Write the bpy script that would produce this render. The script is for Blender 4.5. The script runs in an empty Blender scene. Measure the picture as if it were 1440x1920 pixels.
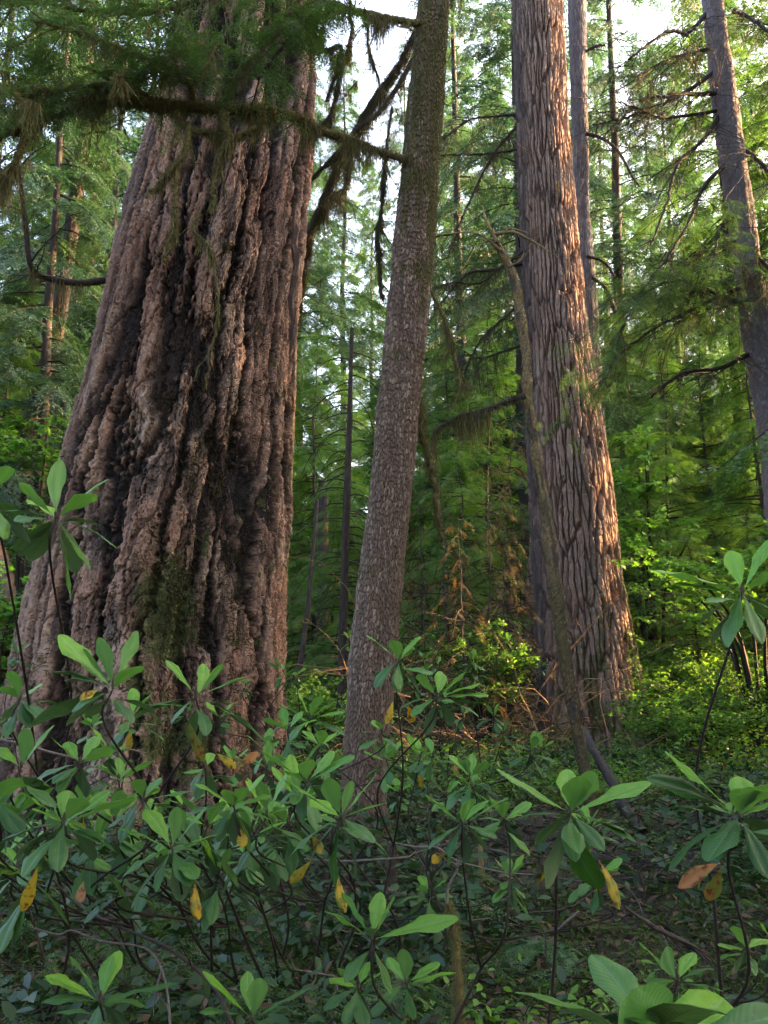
import bpy, math, random
import numpy as np

random.seed(7)
RNG = np.random.default_rng(11)
scene = bpy.context.scene
COL = scene.collection
F = 1598.0            # focal length in photograph pixels
PITCH = math.radians(10.0)
CP, SP = math.cos(PITCH), math.sin(PITCH)
EYE = np.array([0.0, 0.0, 1.5])
R_ = math.radians


def PY(px, py, Y):
    """world point seen at photo pixel (px,py) standing Y metres ahead"""
    dx = (px - 720.0) / F
    dy = (960.0 - py) / F
    D = Y / (CP - dy * SP)
    return np.array([D * dx, Y, EYE[2] + D * (dy * CP + SP)])


def depth_of(p):
    return p[1] * CP + (p[2] - EYE[2]) * SP


# ------------------------------------------------------------------ noise
def _h(ix, iy, seed):
    n = (ix.astype(np.int64) * 374761393 + iy.astype(np.int64) * 668265263 + seed * 974711) & 0x7FFFFFFF
    n = ((n ^ (n >> 13)) * 1274126177) & 0x7FFFFFFF
    n = ((n ^ (n >> 16)) * 60493) & 0x7FFFFFFF
    return ((n ^ (n >> 11)) & 0xFFFF) / 65535.0


def vnoise(x, y, seed=0, per=0):
    ix = np.floor(x); iy = np.floor(y)
    fx = x - ix; fy = y - iy
    ix = ix.astype(np.int64); iy = iy.astype(np.int64)
    fx = fx * fx * (3 - 2 * fx); fy = fy * fy * (3 - 2 * fy)
    a, b = ix, ix + 1
    if per:
        a = a % per; b = b % per
    v00 = _h(a, iy, seed); v10 = _h(b, iy, seed)
    v01 = _h(a, iy + 1, seed); v11 = _h(b, iy + 1, seed)
    return (v00 * (1 - fx) + v10 * fx) * (1 - fy) + (v01 * (1 - fx) + v11 * fx) * fy


def fbm(x, y, seed=0, octv=4, per=0):
    s = 0; a = 0.5; t = 0
    for o in range(octv):
        s = s + a * vnoise(x, y, seed + o * 17, per)
        t += a; a *= 0.5; x = x * 2; y = y * 2; per *= 2
    return s / t


def voro(u, v, nu, seed, jit=0.85):
    """periodic (in u, nu cells) voronoi: F1, F2, id random"""
    iu = np.floor(u).astype(np.int64); iv = np.floor(v).astype(np.int64)
    f1 = np.full(u.shape, 9.0); f2 = np.full(u.shape, 9.0); idr = np.zeros(u.shape)
    for du in (-1, 0, 1):
        for dv in (-1, 0, 1):
            cu = iu + du; cv = iv + dv
            cm = cu % nu
            px = cu + 0.5 + jit * (_h(cm, cv, seed) - 0.5)
            py = cv + 0.5 + jit * (_h(cm, cv, seed + 91) - 0.5)
            d = np.hypot(u - px, v - py)
            r = _h(cm, cv, seed + 191)
            m = d < f1
            f2 = np.where(m, f1, np.minimum(f2, d))
            idr = np.where(m, r, idr)
            f1 = np.where(m, d, f1)
    return f1, f2, idr


def ss(a, b, x):
    t = np.clip((x - a) / (b - a), 0, 1)
    return t * t * (3 - 2 * t)


def unit(v):
    return v / np.maximum(np.linalg.norm(v, axis=-1, keepdims=True), 1e-9)


# ------------------------------------------------------------------ mesh builder
class MB:
    def __init__(s):
        s.v = []; s.q = []; s.t = []; s.a = []; s.n = 0

    def add(s, v, quads=None, tris=None, attr=None):
        v = np.asarray(v, float).reshape(-1, 3)
        if quads is not None and len(quads):
            s.q.append(np.asarray(quads, np.int64).reshape(-1, 4) + s.n)
        if tris is not None and len(tris):
            s.t.append(np.asarray(tris, np.int64).reshape(-1, 3) + s.n)
        s.v.append(v)
        if attr is None:
            attr = np.zeros((len(v), 4))
        attr = np.asarray(attr, float)
        if attr.ndim == 1:
            attr = np.tile(attr, (len(v), 1))
        s.a.append(attr)
        s.n += len(v)

    def bake(s, tmpl, pos, d, up, scale, tint=None, wscale=None):
        """template (verts, quads, attr) stamped at N frames: x along d, z near up"""
        tv, tq, ta = tmpl
        N = len(pos)
        if N == 0:
            return
        d = unit(np.asarray(d, float)); up = np.asarray(up, float)
        if up.ndim == 1:
            up = np.tile(up, (N, 1))
        up = unit(up - (up * d).sum(1)[:, None] * d)
        y = np.cross(up, d)
        sc = np.broadcast_to(np.asarray(scale, float), (N,))
        ws = sc if wscale is None else np.broadcast_to(np.asarray(wscale, float), (N,))
        P = (pos[:, None, :] + tv[None, :, 0, None] * (d * sc[:, None])[:, None, :]
             + tv[None, :, 1, None] * (y * ws[:, None])[:, None, :]
             + tv[None, :, 2, None] * (up * sc[:, None])[:, None, :])
        A = np.tile(ta[None], (N, 1, 1))
        if tint is not None:
            A[:, :, 2] = np.asarray(tint)[:, None]
        Q = tq[None] + (np.arange(N) * len(tv))[:, None, None]
        s.add(P.reshape(-1, 3), Q.reshape(-1, 4), None, A.reshape(-1, 4))

    def tube(s, pts, rad, sides=6, tint=0.5, wob=0.0, cap=True):
        pts = np.asarray(pts, float); n = len(pts)
        rad = np.broadcast_to(np.asarray(rad, float), (n,))
        tg = np.gradient(pts, axis=0)
        tg = unit(tg)
        ref = np.array([0.31, 0.17, 0.93])
        if abs(tg[:, 2]).mean() > 0.7:
            ref = np.array([0.95, 0.2, 0.1])
        a = unit(np.cross(tg, ref)); b = np.cross(tg, a)
        th = np.linspace(0, 2 * math.pi, sides, endpoint=False)
        rr = rad[:, None] * np.ones((n, sides))
        if wob:
            rr = rr * (1 + wob * (RNG.random((n, sides)) - 0.5) * 2)
        V = pts[:, None] + rr[..., None] * (np.cos(th)[None, :, None] * a[:, None] + np.sin(th)[None, :, None] * b[:, None])
        i = np.arange(n - 1)[:, None] * sides; j = np.arange(sides)[None]; k = (j + 1) % sides
        q = np.stack([i + j, i + k, i + sides + k, i + sides + j], -1).reshape(-1, 4)
        at = np.zeros((n * sides, 4)); at[:, 2] = tint
        at[:, 0] = np.repeat(np.linspace(0, 1, n), sides)
        s.add(V.reshape(-1, 3), q, None, at)
        if cap and rad[-1] > 0.004:
            c = np.array([[(k), (k + 1) % sides, sides] for k in range(sides)])
            s.add(np.vstack([V[-1], pts[-1] + tg[-1] * rad[-1] * 0.5]), None, c, [1, 0, tint, 0])

    def build(s, name, mat, parent=None, smooth=True):
        v = np.vstack(s.v); a = np.vstack(s.a)
        q = np.vstack(s.q) if s.q else np.zeros((0, 4), np.int64)
        t = np.vstack(s.t) if s.t else np.zeros((0, 3), np.int64)
        me = bpy.data.meshes.new(name)
        off = np.zeros(3)
        me.vertices.add(len(v)); me.vertices.foreach_set('co', (v - off).astype(np.float32).ravel())
        nl = len(q) * 4 + len(t) * 3
        me.loops.add(nl)
        me.loops.foreach_set('vertex_index', np.concatenate([q.ravel(), t.ravel()]).astype(np.int32))
        nf = len(q) + len(t)
        me.polygons.add(nf)
        st = np.concatenate([np.arange(len(q)) * 4, len(q) * 4 + np.arange(len(t)) * 3]).astype(np.int32)
        me.polygons.foreach_set('loop_start', st)
        me.polygons.foreach_set('use_smooth', np.full(nf, smooth))
        me.update(calc_edges=True)
        at = me.attributes.new('a', 'FLOAT_COLOR', 'POINT')
        at.data.foreach_set('color', a.astype(np.float32).ravel())
        me.materials.append(mat)
        o = bpy.data.objects.new(name, me)
        COL.objects.link(o)
        if parent is not None:
            o.parent = parent
            o.matrix_parent_inverse = parent.matrix_basis.inverted()
        return o


def tag(o, label=None, cat=None, group=None, kind=None):
    if label: o['label'] = label
    if cat: o['category'] = cat
    if group: o['group'] = group
    if kind: o['kind'] = kind
    return o


def thing(name, label, cat, loc=(0, 0, 0), group=None):
    o = bpy.data.objects.new(name, None)
    o.empty_display_size = 0.2
    o.location = tuple(float(c) for c in loc)
    COL.objects.link(o)
    return tag(o, label, cat, group)


def spline(pts, n):
    """Catmull-Rom through pts -> n points"""
    P = np.asarray(pts, float)
    if len(P) == 2:
        return P[0] + (P[1] - P[0]) * np.linspace(0, 1, n)[:, None]
    P = np.vstack([2 * P[0] - P[1], P, 2 * P[-1] - P[-2]])
    m = len(P) - 3
    t = np.linspace(0, m - 1e-6, n); i = t.astype(int); u = (t - i)[:, None]
    a, b, c, d = P[i], P[i + 1], P[i + 2], P[i + 3]
    return 0.5 * ((2 * b) + (-a + c) * u + (2 * a - 5 * b + 4 * c - d) * u ** 2 + (-a + 3 * b - 3 * c + d) * u ** 3)


# ------------------------------------------------------------------ terrain
def gz(x, y):
    x = np.asarray(x, float); y = np.asarray(y, float)
    z = 0.33 * ss(2.0, 6.5, y)
    z = z + 0.16 * (fbm(x * 0.35 + 40, y * 0.35 + 40, 5, 4) - 0.5) + 0.05 * (fbm(x * 2 + 9, y * 2 + 9, 8, 3) - 0.5)
    z = z + ss(11, 20, y) * 0.11 * (y - 11) * ss(-6, 10, x) 
    z = z + ss(22, 60, y) * 0.20 * (y - 22)
    z = z + ss(9, 40, np.abs(x)) * 0.12 * (np.abs(x) - 9)
    z = z - 0.9 * ss(-6, -14, x) * ss(4, 9, y) * (1 - ss(20, 30, y))
    return z


# ------------------------------------------------------------------ materials
def nt(name):
    m = bpy.data.materials.new(name); m.use_nodes = True
    m.node_tree.nodes.clear()
    return m, m.node_tree.nodes, m.node_tree.links


def N_(nodes, typ, **kw):
    n = nodes.new(typ)
    for k, v in kw.items():
        if k.startswith('i_'):
            n.inputs[k[2:].replace('_', ' ')].default_value = v
        else:
            setattr(n, k, v)
    return n


def mixc(nodes, links, fac, a, b, mode='MIX'):
    n = nodes.new('ShaderNodeMix'); n.data_type = 'RGBA'; n.blend_type = mode
    for sock, val in ((n.inputs[0], fac), (n.inputs[6], a), (n.inputs[7], b)):
        if hasattr(val, 'is_linked'):
            links.new(val, sock)
        elif isinstance(val, (int, float)):
            sock.default_value = val
        else:
            sock.default_value = (*val, 1)
    return n.outputs[2]


def ramp(nodes, links, fac, p0, p1, c0=0.0, c1=1.0):
    n = nodes.new('ShaderNodeMapRange')
    n.inputs[1].default_value = p0; n.inputs[2].default_value = p1
    n.inputs[3].default_value = c0; n.inputs[4].default_value = c1
    links.new(fac, n.inputs[0])
    return n.outputs[0]


def noise(nodes, links, scale, detail=4, rough=0.6, stretch=None):
    tc = nodes.new('ShaderNodeTexCoord')
    src = tc.outputs['Object']
    if stretch:
        mp = nodes.new('ShaderNodeMapping'); mp.inputs['Scale'].default_value = stretch
        links.new(src, mp.inputs[0]); src = mp.outputs[0]
    n = nodes.new('ShaderNodeTexNoise')
    n.inputs['Scale'].default_value = scale; n.inputs['Detail'].default_value = detail
    n.inputs['Roughness'].default_value = rough
    links.new(src, n.inputs['Vector'])
    return n.outputs['Fac']


def out(m, nodes, links, sh):
    o = nodes.new('ShaderNodeOutputMaterial'); links.new(sh, o.inputs['Surface'])
    return m


def attr(nodes, links):
    a = nodes.new('ShaderNodeAttribute'); a.attribute_name = 'a'
    s = nodes.new('ShaderNodeSeparateColor'); links.new(a.outputs['Color'], s.inputs[0])
    return s.outputs[0], s.outputs[1], s.outputs[2], a.outputs['Alpha']


def mat_bark(name, light, dark, red, moss=(0.05, 0.055, 0.015), bumpd=0.02, scale=30, grey=(0.2, 0.19, 0.18), greyf=0.3):
    """a: r plate tint, g moss, b crack (furrow shade painted into the colour), alpha char and dark patches"""
    m, n, l = nt(name)
    r, g, b, al = attr(n, l)
    n1 = noise(n, l, scale, 6, 0.7, (1, 1, 0.35)); n2 = noise(n, l, 2.2, 5, 0.6, (1, 1, 0.5))
    n3 = noise(n, l, scale * 3, 4, 0.7)
    c = mixc(n, l, ramp(n, l, r, 0.1, 0.9), dark, light)
    c = mixc(n, l, ramp(n, l, n2, 0.4, 0.68), c, red)
    c = mixc(n, l, ramp(n, l, n1, 0.35, 0.65, 0, greyf * 2), c, grey)
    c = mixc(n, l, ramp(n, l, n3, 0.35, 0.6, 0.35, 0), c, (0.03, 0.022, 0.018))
    c = mixc(n, l, b, c, tuple(0.30 * k for k in dark))  # shade of the furrows painted in as a darker bark colour
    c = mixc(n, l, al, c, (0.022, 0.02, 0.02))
    mo = n.new('ShaderNodeMath'); mo.operation = 'MULTIPLY_ADD'
    l.new(n1, mo.inputs[0]); mo.inputs[1].default_value = 0.9; l.new(g, mo.inputs[2])
    mf = ramp(n, l, mo.outputs[0], 0.72, 0.98)
    c = mixc(n, l, mf, c, moss)
    p = n.new('ShaderNodeBsdfPrincipled'); l.new(c, p.inputs['Base Color'])
    p.inputs['Roughness'].default_value = 0.85; p.inputs['Specular IOR Level'].default_value = 0.25
    bm = n.new('ShaderNodeBump'); bm.inputs['Strength'].default_value = 0.8; bm.inputs['Distance'].default_value = bumpd
    l.new(n1, bm.inputs['Height']); 
    bm2 = n.new('ShaderNodeBump'); bm2.inputs['Strength'].default_value = 0.7; bm2.inputs['Distance'].default_value = bumpd * 0.5
    l.new(n3, bm2.inputs['Height']); l.new(bm.outputs[0], bm2.inputs['Normal'])
    l.new(bm2.outputs[0], p.inputs['Normal'])
    return out(m, n, l, p.outputs[0])


def mat_leaf(name, c0, c1, trans=0.35, rough=0.5, rib=None, under=None, spots=False, tscale=1.5, spec=0.22, tcol=None):
    """a.r = along leaf, a.g = across, a.b = tint"""
    m, n, l = nt(name)
    r, g, b, al = attr(n, l)
    c = mixc(n, l, b, c0, c1)
    n2 = noise(n, l, 0.9, 3); c = mixc(n, l, ramp(n, l, n2, 0.4, 0.65, 0, 0.45), c, tuple(0.6 * k for k in c0))
    if rib and not spots:
        n1 = noise(n, l, 45, 5, .7); c = mixc(n, l, ramp(n, l, n1, 0.5, 0.7, 0, .45), c, tuple(.45 * k for k in c0))
        n4 = noise(n, l, 190, 2, .5); c = mixc(n, l, ramp(n, l, n4, 0.70, 0.74), c, (0.10, 0.07, 0.03))
    if spots:
        n5 = noise(n, l, 17, 4); c = mixc(n, l, ramp(n, l, n5, 0.48, 0.60), c, (0.10, 0.13, 0.02))
        n1 = noise(n, l, 60, 4); c = mixc(n, l, ramp(n, l, n1, 0.53, 0.62), c, (0.09, 0.028, 0.008))
    if rib:
        sb = n.new('ShaderNodeMath'); sb.operation = 'SUBTRACT'; l.new(g, sb.inputs[0]); sb.inputs[1].default_value = 0.5
        ab = n.new('ShaderNodeMath'); ab.operation = 'ABSOLUTE'; l.new(sb.outputs[0], ab.inputs[0])
        c = mixc(n, l, ramp(n, l, ab.outputs[0], 0.012, 0.045, 0.75, 0), c, rib)
        # side veins
        ma = n.new('ShaderNodeMath'); ma.operation = 'MULTIPLY_ADD'
        l.new(ab.outputs[0], ma.inputs[0]); ma.inputs[1].default_value = -0.35; l.new(r, ma.inputs[2])
        mu = n.new('ShaderNodeMath'); mu.operation = 'MULTIPLY'; l.new(ma.outputs[0], mu.inputs[0]); mu.inputs[1].default_value = 110
        si = n.new('ShaderNodeMath'); si.operation = 'SINE'; l.new(mu.outputs[0], si.inputs[0])
        vein = ramp(n, l, si.outputs[0], 0.75, 1.0)
        c = mixc(n, l, ramp(n, l, vein, 0, 1, 0, 0.05), c, rib)
    if under:
        ge = n.new('ShaderNodeNewGeometry')
        c = mixc(n, l, ge.outputs['Backfacing'], c, under)
    p = n.new('ShaderNodeBsdfPrincipled'); l.new(c, p.inputs['Base Color'])
    p.inputs['Roughness'].default_value = rough; p.inputs['Specular IOR Level'].default_value = spec
    if rib:
        bm = n.new('ShaderNodeBump'); bm.inputs['Strength'].default_value = 0.12; bm.inputs['Distance'].default_value = 0.001
        l.new(si.outputs[0], bm.inputs['Height']); l.new(bm.outputs[0], p.inputs['Normal'])
    t = n.new('ShaderNodeBsdfTranslucent')
    tc = mixc(n, l, 1.0, c, tcol or (1.6, 1.9, 0.6), 'MULTIPLY')
    l.new(tc, t.inputs['Color'])
    mx = n.new('ShaderNodeMixShader'); mx.inputs[0].default_value = trans
    l.new(p.outputs[0], mx.inputs[1]); l.new(t.outputs[0], mx.inputs[2])
    return out(m, n, l, mx.outputs[0])


def mat_simple(name, c0, c1, scale=20, rough=0.8, bump=0.01, stretch=None):
    m, n, l = nt(name)
    r, g, b, al = attr(n, l)
    n1 = noise(n, l, scale, 5, 0.65, stretch)
    c = mixc(n, l, ramp(n, l, n1, 0.3, 0.7), c0, c1)
    c = mixc(n, l, b, c, tuple(0.55 * k for k in c0))
    p = n.new('ShaderNodeBsdfPrincipled'); l.new(c, p.inputs['Base Color'])
    p.inputs['Roughness'].default_value = rough; p.inputs['Specular IOR Level'].default_value = 0.2
    bm = n.new('ShaderNodeBump'); bm.inputs['Distance'].default_value = bump; bm.inputs['Strength'].default_value = 0.8
    l.new(n1, bm.inputs['Height']); l.new(bm.outputs[0], p.inputs['Normal'])
    return out(m, n, l, p.outputs[0])


M = {}
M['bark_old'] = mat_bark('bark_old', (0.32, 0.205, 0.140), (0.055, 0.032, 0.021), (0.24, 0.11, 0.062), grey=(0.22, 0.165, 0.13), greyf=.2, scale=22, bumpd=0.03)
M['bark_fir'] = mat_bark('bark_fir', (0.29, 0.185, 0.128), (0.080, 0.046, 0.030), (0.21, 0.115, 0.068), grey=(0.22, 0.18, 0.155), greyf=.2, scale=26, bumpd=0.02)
M['bark_mid'] = mat_bark('bark_mid', (0.27, 0.195, 0.14), (0.115, 0.070, 0.045), (0.105, 0.062, 0.033), moss=(0.062, 0.052, 0.014), grey=(0.19, 0.145, 0.115), greyf=0.2, scale=70, bumpd=0.012)
M['bark_grey'] = mat_bark('bark_grey', (0.17, 0.135, 0.13), (0.06, 0.045, 0.042), (0.075, 0.05, 0.043), grey=(0.10, 0.09, 0.092), scale=40)
M['bark_scaly'] = mat_bark('bark_scaly', (0.24, 0.2, 0.19), (0.125, 0.095, 0.09), (0.15, 0.11, 0.10), grey=(0.19, 0.17, 0.17), scale=40)
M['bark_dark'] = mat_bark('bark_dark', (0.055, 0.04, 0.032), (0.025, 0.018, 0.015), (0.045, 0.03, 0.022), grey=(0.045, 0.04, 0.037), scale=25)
M['moss_bark'] = mat_bark('moss_bark', (0.30, 0.20, 0.065), (0.085, 0.055, 0.022), (0.22, 0.14, 0.03), moss=(0.055, 0.045, 0.016), grey=(0.15, 0.12, 0.08), scale=50, bumpd=0.01)
M['twig'] = mat_simple('twig_bark', (0.018, 0.012, 0.009), (0.045, 0.032, 0.022), 40)
M['mossy_limb'] = mat_simple('mossy_limb', (0.10, 0.085, 0.022), (0.045, 0.034, 0.016), 30)
M['twig_tan'] = mat_simple('twig_tan', (0.20, 0.12, 0.055), (0.36, 0.22, 0.11), 30)
M['twig_grey'] = mat_simple('twig_grey', (0.06, 0.048, 0.04), (0.12, 0.10, 0.085), 60)
M['moss'] = mat_leaf('hanging_moss', (0.062, 0.054, 0.018), (0.135, 0.118, 0.045), 0.3, 0.9, tcol=(1.3, 1.3, 0.7))
M['moss_floor'] = mat_leaf('floor_moss', (0.035, 0.055, 0.012), (0.09, 0.12, 0.024), 0.3, 0.9, tcol=(1.3, 1.4, 0.6))
M['moss_dark'] = mat_leaf('dark_moss', (0.030, 0.028, 0.010), (0.07, 0.062, 0.022), 0.25, 0.9, tcol=(1.2, 1.2, 0.8))
M['needle'] = mat_leaf('needle_foliage', (0.034, 0.072, 0.028), (0.078, 0.130, 0.040), 0.35, 0.55)
M['needle_sap'] = mat_leaf('needle_foliage_young', (0.052, 0.118, 0.028), (0.115, 0.19, 0.042), 0.35, 0.55)
M['needle_near'] = mat_leaf('needle_foliage_near', (0.026, 0.050, 0.024), (0.064, 0.098, 0.034), 0.35, 0.55)
M['needle_blue'] = mat_leaf('needle_foliage_blue', (0.036, 0.066, 0.040), (0.07, 0.112, 0.053), 0.35, 0.55, tcol=(1.2, 1.6, 0.9))
M['needle_brown'] = mat_leaf('needle_dry', (0.13, 0.09, 0.036), (0.22, 0.155, 0.06), 0.3, 0.7, tcol=(1.3, 1.1, 0.7))
M['maple'] = mat_leaf('maple_leaf', (0.06, 0.14, 0.028), (0.115, 0.23, 0.04), 0.4, 0.5)
M['huckle'] = mat_leaf('small_leaf', (0.055, 0.13, 0.022), (0.13, 0.22, 0.032), 0.4, 0.5)
M['salal'] = mat_leaf('salal_leaf', (0.006, 0.020, 0.006), (0.024, 0.058, 0.014), 0.15, 0.5)
M['rhodo'] = mat_leaf('rhododendron_leaf', (0.046, 0.135, 0.012), (0.105, 0.215, 0.010), 0.26, 0.48, rib=(0.09, 0.17, 0.06), under=(0.07, 0.14, 0.06), tcol=(1.5, 1.8, 0.4), spec=0.22)
M['rhodo_dark'] = mat_leaf('rhododendron_old_leaf', (0.017, 0.058, 0.009), (0.044, 0.108, 0.014), 0.14, 0.48, rib=(0.04, 0.085, 0.04), under=(0.045, 0.08, 0.04), spec=0.22)
M['rhodo_yellow'] = mat_leaf('yellow_leaf', (0.34, 0.21, 0.012), (0.32, 0.24, 0.02), 0.3, 0.5, rib=(0.3, 0.22, 0.05), spots=True, tcol=(1.2, 1.1, 0.5))
M['rhodo_orange'] = mat_leaf('orange_leaf', (0.22, 0.09, 0.025), (0.28, 0.13, 0.05), 0.25, 0.6, rib=(0.24, 0.1, 0.05), spots=True, tcol=(1.2, 1.0, 0.6))
M['litter'] = mat_leaf('litter_leaf', (0.018, 0.010, 0.006), (0.11, 0.066, 0.035), 0.1, 0.8, tcol=(1, 1, 1))


def mat_ground():
    m, n, l = nt('forest_soil')
    n1 = noise(n, l, 1.6, 6, 0.65); n2 = noise(n, l, 28, 6, 0.75); n3 = noise(n, l, 0.5, 4, 0.6)
    c = mixc(n, l, ramp(n, l, n2, 0.35, 0.68), (0.007, 0.005, 0.003), (0.045, 0.027, 0.016))
    mo = mixc(n, l, ramp(n, l, n2, 0.3, 0.7), (0.014, 0.020, 0.005), (0.038, 0.050, 0.012))
    c = mixc(n, l, ramp(n, l, n1, 0.46, 0.56), c, mo)
    p = n.new('ShaderNodeBsdfPrincipled'); l.new(c, p.inputs['Base Color'])
    p.inputs['Roughness'].default_value = 0.95
    bm = n.new('ShaderNodeBump'); bm.inputs['Distance'].default_value = 0.05; bm.inputs['Strength'].default_value = 1
    l.new(n2, bm.inputs['Height']); l.new(bm.outputs[0], p.inputs['Normal'])
    return out(m, n, l, p.outputs[0])


M['ground'] = mat_ground()
# ------------------------------------------------------------------ templates
def diamond(v, q, at, base, d, nrm, L, W, tint=0.5):
    d = d / np.linalg.norm(d); s = np.cross(nrm, d); s = s / np.linalg.norm(s)
    k = len(v)
    v += [base, base + d * L * 0.5 + s * W * 0.5, base + d * L, base + d * L * 0.5 - s * W * 0.5]
    at += [[0, .5, tint, 0], [.5, 1, tint, 0], [1, .5, tint, 0], [.5, 0, tint, 0]]
    q.append([k, k + 1, k + 2, k + 3])


def spray_template(seed, ntw, nneed, nl, nw, twl=0.36, droop=0.18):
    rg = np.random.default_rng(seed)
    v, q, at = [], [], []
    up = np.array([0, 0, 1.0])
    for k in range(ntw):
        x = (k + 0.6) / ntw
        side = 1 if k % 2 else -1
        ang = R_(rg.uniform(38, 60)) * side if k < ntw - 1 else 0
        L = twl * (1 - 0.6 * x) * rg.uniform(0.75, 1.15)
        b = np.array([x * (1 - twl * 0.3), 0, -droop * x * x])
        d = np.array([math.cos(ang), math.sin(ang), rg.uniform(-0.25, 0.05)])
        for j in range(nneed):
            t = (j + 0.5) / nneed
            p = b + d * L * t + np.array([0, 0, -0.3 * L * t * t])
            s2 = 1 if j % 2 else -1
            a2 = ang + s2 * R_(rg.uniform(35, 65))
            dd = np.array([math.cos(a2), math.sin(a2), rg.uniform(-0.3, 0.15)])
            nn = up + rg.normal(0, 0.35, 3)
            diamond(v, q, at, p, dd, nn, nl * rg.uniform(.7, 1.2), nw * rg.uniform(.8, 1.2))
    # axis
    v0 = len(v)
    for x in np.linspace(0, 0.95, 4):
        z = -droop * x * x; w = 0.006 * (1.2 - x)
        v += [np.array([x, -w, z]), np.array([x, w, z])]
        at += [[0, 0, 0, 0]] * 2
    for i in range(3):
        a = v0 + 2 * i; q.append([a, a + 1, a + 3, a + 2])
    return np.array(v), np.array(q), np.array(at, float)


SPR_FAR = [spray_template(i, 9, 5, 0.13, 0.062) for i in range(4)]
SPR_MID = [spray_template(20 + i, 12, 8, 0.075, 0.024) for i in range(4)]
SPR_TL = [spray_template(60 + i, 10, 7, 0.10, 0.034) for i in range(4)]
SPR_NEAR = [spray_template(40 + i, 12, 10, 0.065, 0.016) for i in range(4)]


def leaf_template(width, droop, fold, rows=12, tipround=0.72, seed=0, curl=0.0):
    rg = np.random.default_rng(seed)
    ts = np.concatenate([[0, 0.07], np.linspace(0.13, 0.93, rows - 4), [0.975, 1.0]])
    cs = np.array([-1, -0.66, -0.33, 0, 0.33, 0.66, 1.0])
    v, at = [], []
    ph = rg.uniform(0, 6.28, 2); wv = rg.uniform(.03, .09); side = rg.uniform(-.06, .06); tw = rg.uniform(-.35, .35)
    for t in ts:
        w = width * 0.5 * (max(t - 0.05, 0) / 0.57) ** 0.85 if t < 0.62 else width * 0.5 * (1 - ((t - 0.62) / 0.38) ** 2.4) ** tipround
        w = max(w, 0.008 if t < 0.99 else 0.002)
        for c in cs:
            s = 0 if c < 0 else 1
            z = -droop * t * t + fold * abs(c) * w - fold * .9 * c * c * w + wv * abs(c) ** 2 * w * 2 * math.sin(13 * t + ph[s]) + tw * c * w * t - curl * c * c * w
            ww = w * (1 + .05 * math.sin(21 * t + ph[1 - s]))
            v.append([t * (1 - 0.25 * droop), c * ww + side * math.sin(t * 3.1), z]); at.append([t, c * 0.5 + 0.5, 0.5, 0])
    q = []
    for i in range(len(ts) - 1):
        for j in range(6):
            a = i * 7 + j; q.append([a, a + 7, a + 8, a + 1])
    return np.array(v), np.array(q), np.array(at, float)


LEAF_UP = [leaf_template(random.uniform(.34, .42), random.uniform(-.02, .10), random.uniform(.4, .9), seed=i) for i in range(10)]
LEAF_DN = [leaf_template(random.uniform(.30, .38), random.uniform(.12, .30), random.uniform(.3, .8), seed=10 + i) for i in range(10)]
LEAF_OLD = [leaf_template(random.uniform(.20, .30), random.uniform(.1, .3), random.uniform(.4, .9), seed=20 + i, curl=random.uniform(-.4, .4)) for i in range(4)]


def small_leaf(w, fold):
    v = np.array([[0, 0, 0], [.35, w * .5, fold], [.35, 0, 0], [.35, -w * .5, fold], [.75, w * .38, fold * .5], [.75, 0, -.04], [.75, -w * .38, fold * .5], [1, 0, -.1]])
    q = np.array([[0, 2, 1, 1], [0, 3, 2, 2]])
    q = np.array([[1, 0, 2, 2], [0, 3, 2, 2]])
    quads = np.array([[2, 5, 4, 1], [3, 6, 5, 2]])
    return v, quads, None


def small_leaf_t(w=0.5, fold=0.06):
    v = np.array([[0, 0, 0], [.4, w * .5, fold], [.45, 0, -.01], [.4, -w * .5, fold], [.8, w * .33, fold * .4], [1, 0, -.1], [.8, -w * .33, fold * .4]])
    q = np.array([[0, 2, 4, 1], [0, 3, 6, 2], [2, 6, 5, 4]])
    at = np.array([[t, .5, .5, 0] for t in v[:, 0]])
    return v, q, at


def maple_t():
    pts = []
    for a, r in [(-150, .25), (-115, .62), (-88, .40), (-62, .85), (-32, .5), (0, 1.0), (32, .5), (62, .85), (88, .4), (115, .62), (150, .25)]:
        pts.append([.35 + .62 * r * math.cos(R_(a)), .62 * r * math.sin(R_(a)), -.08 * r])
    v = np.array([[.35, 0, 0.0]] + pts)
    q = []
    for i in range(1, 11, 2):
        q.append([0, i, i + 1, min(i + 2, 11)])
    return v, np.array(q), np.array([[.5, .5, .5, 0]] * len(v))


SMALL = small_leaf_t(); SMALL_N = small_leaf_t(0.36, 0.05); MAPLE = maple_t()


# hanging strand: narrow, 3 segments
def strand_t(w=0.02):
    zs = [0, .33, .66, 1]
    v, at = [], []
    for i, x in enumerate(zs):
        ww = w * (1 - x * 0.8)
        v += [[x, -ww, 0.03 * math.sin(x * 5)], [x, ww, 0.03 * math.sin(x * 5)]]
        at += [[x, 0, .5, 0]] * 2
    q = [[2 * i, 2 * i + 1, 2 * i + 3, 2 * i + 2] for i in range(3)]
    return np.array(v), np.array(q), np.array(at, float)


STRAND = strand_t(); STRAND_W = strand_t(.11)


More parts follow.
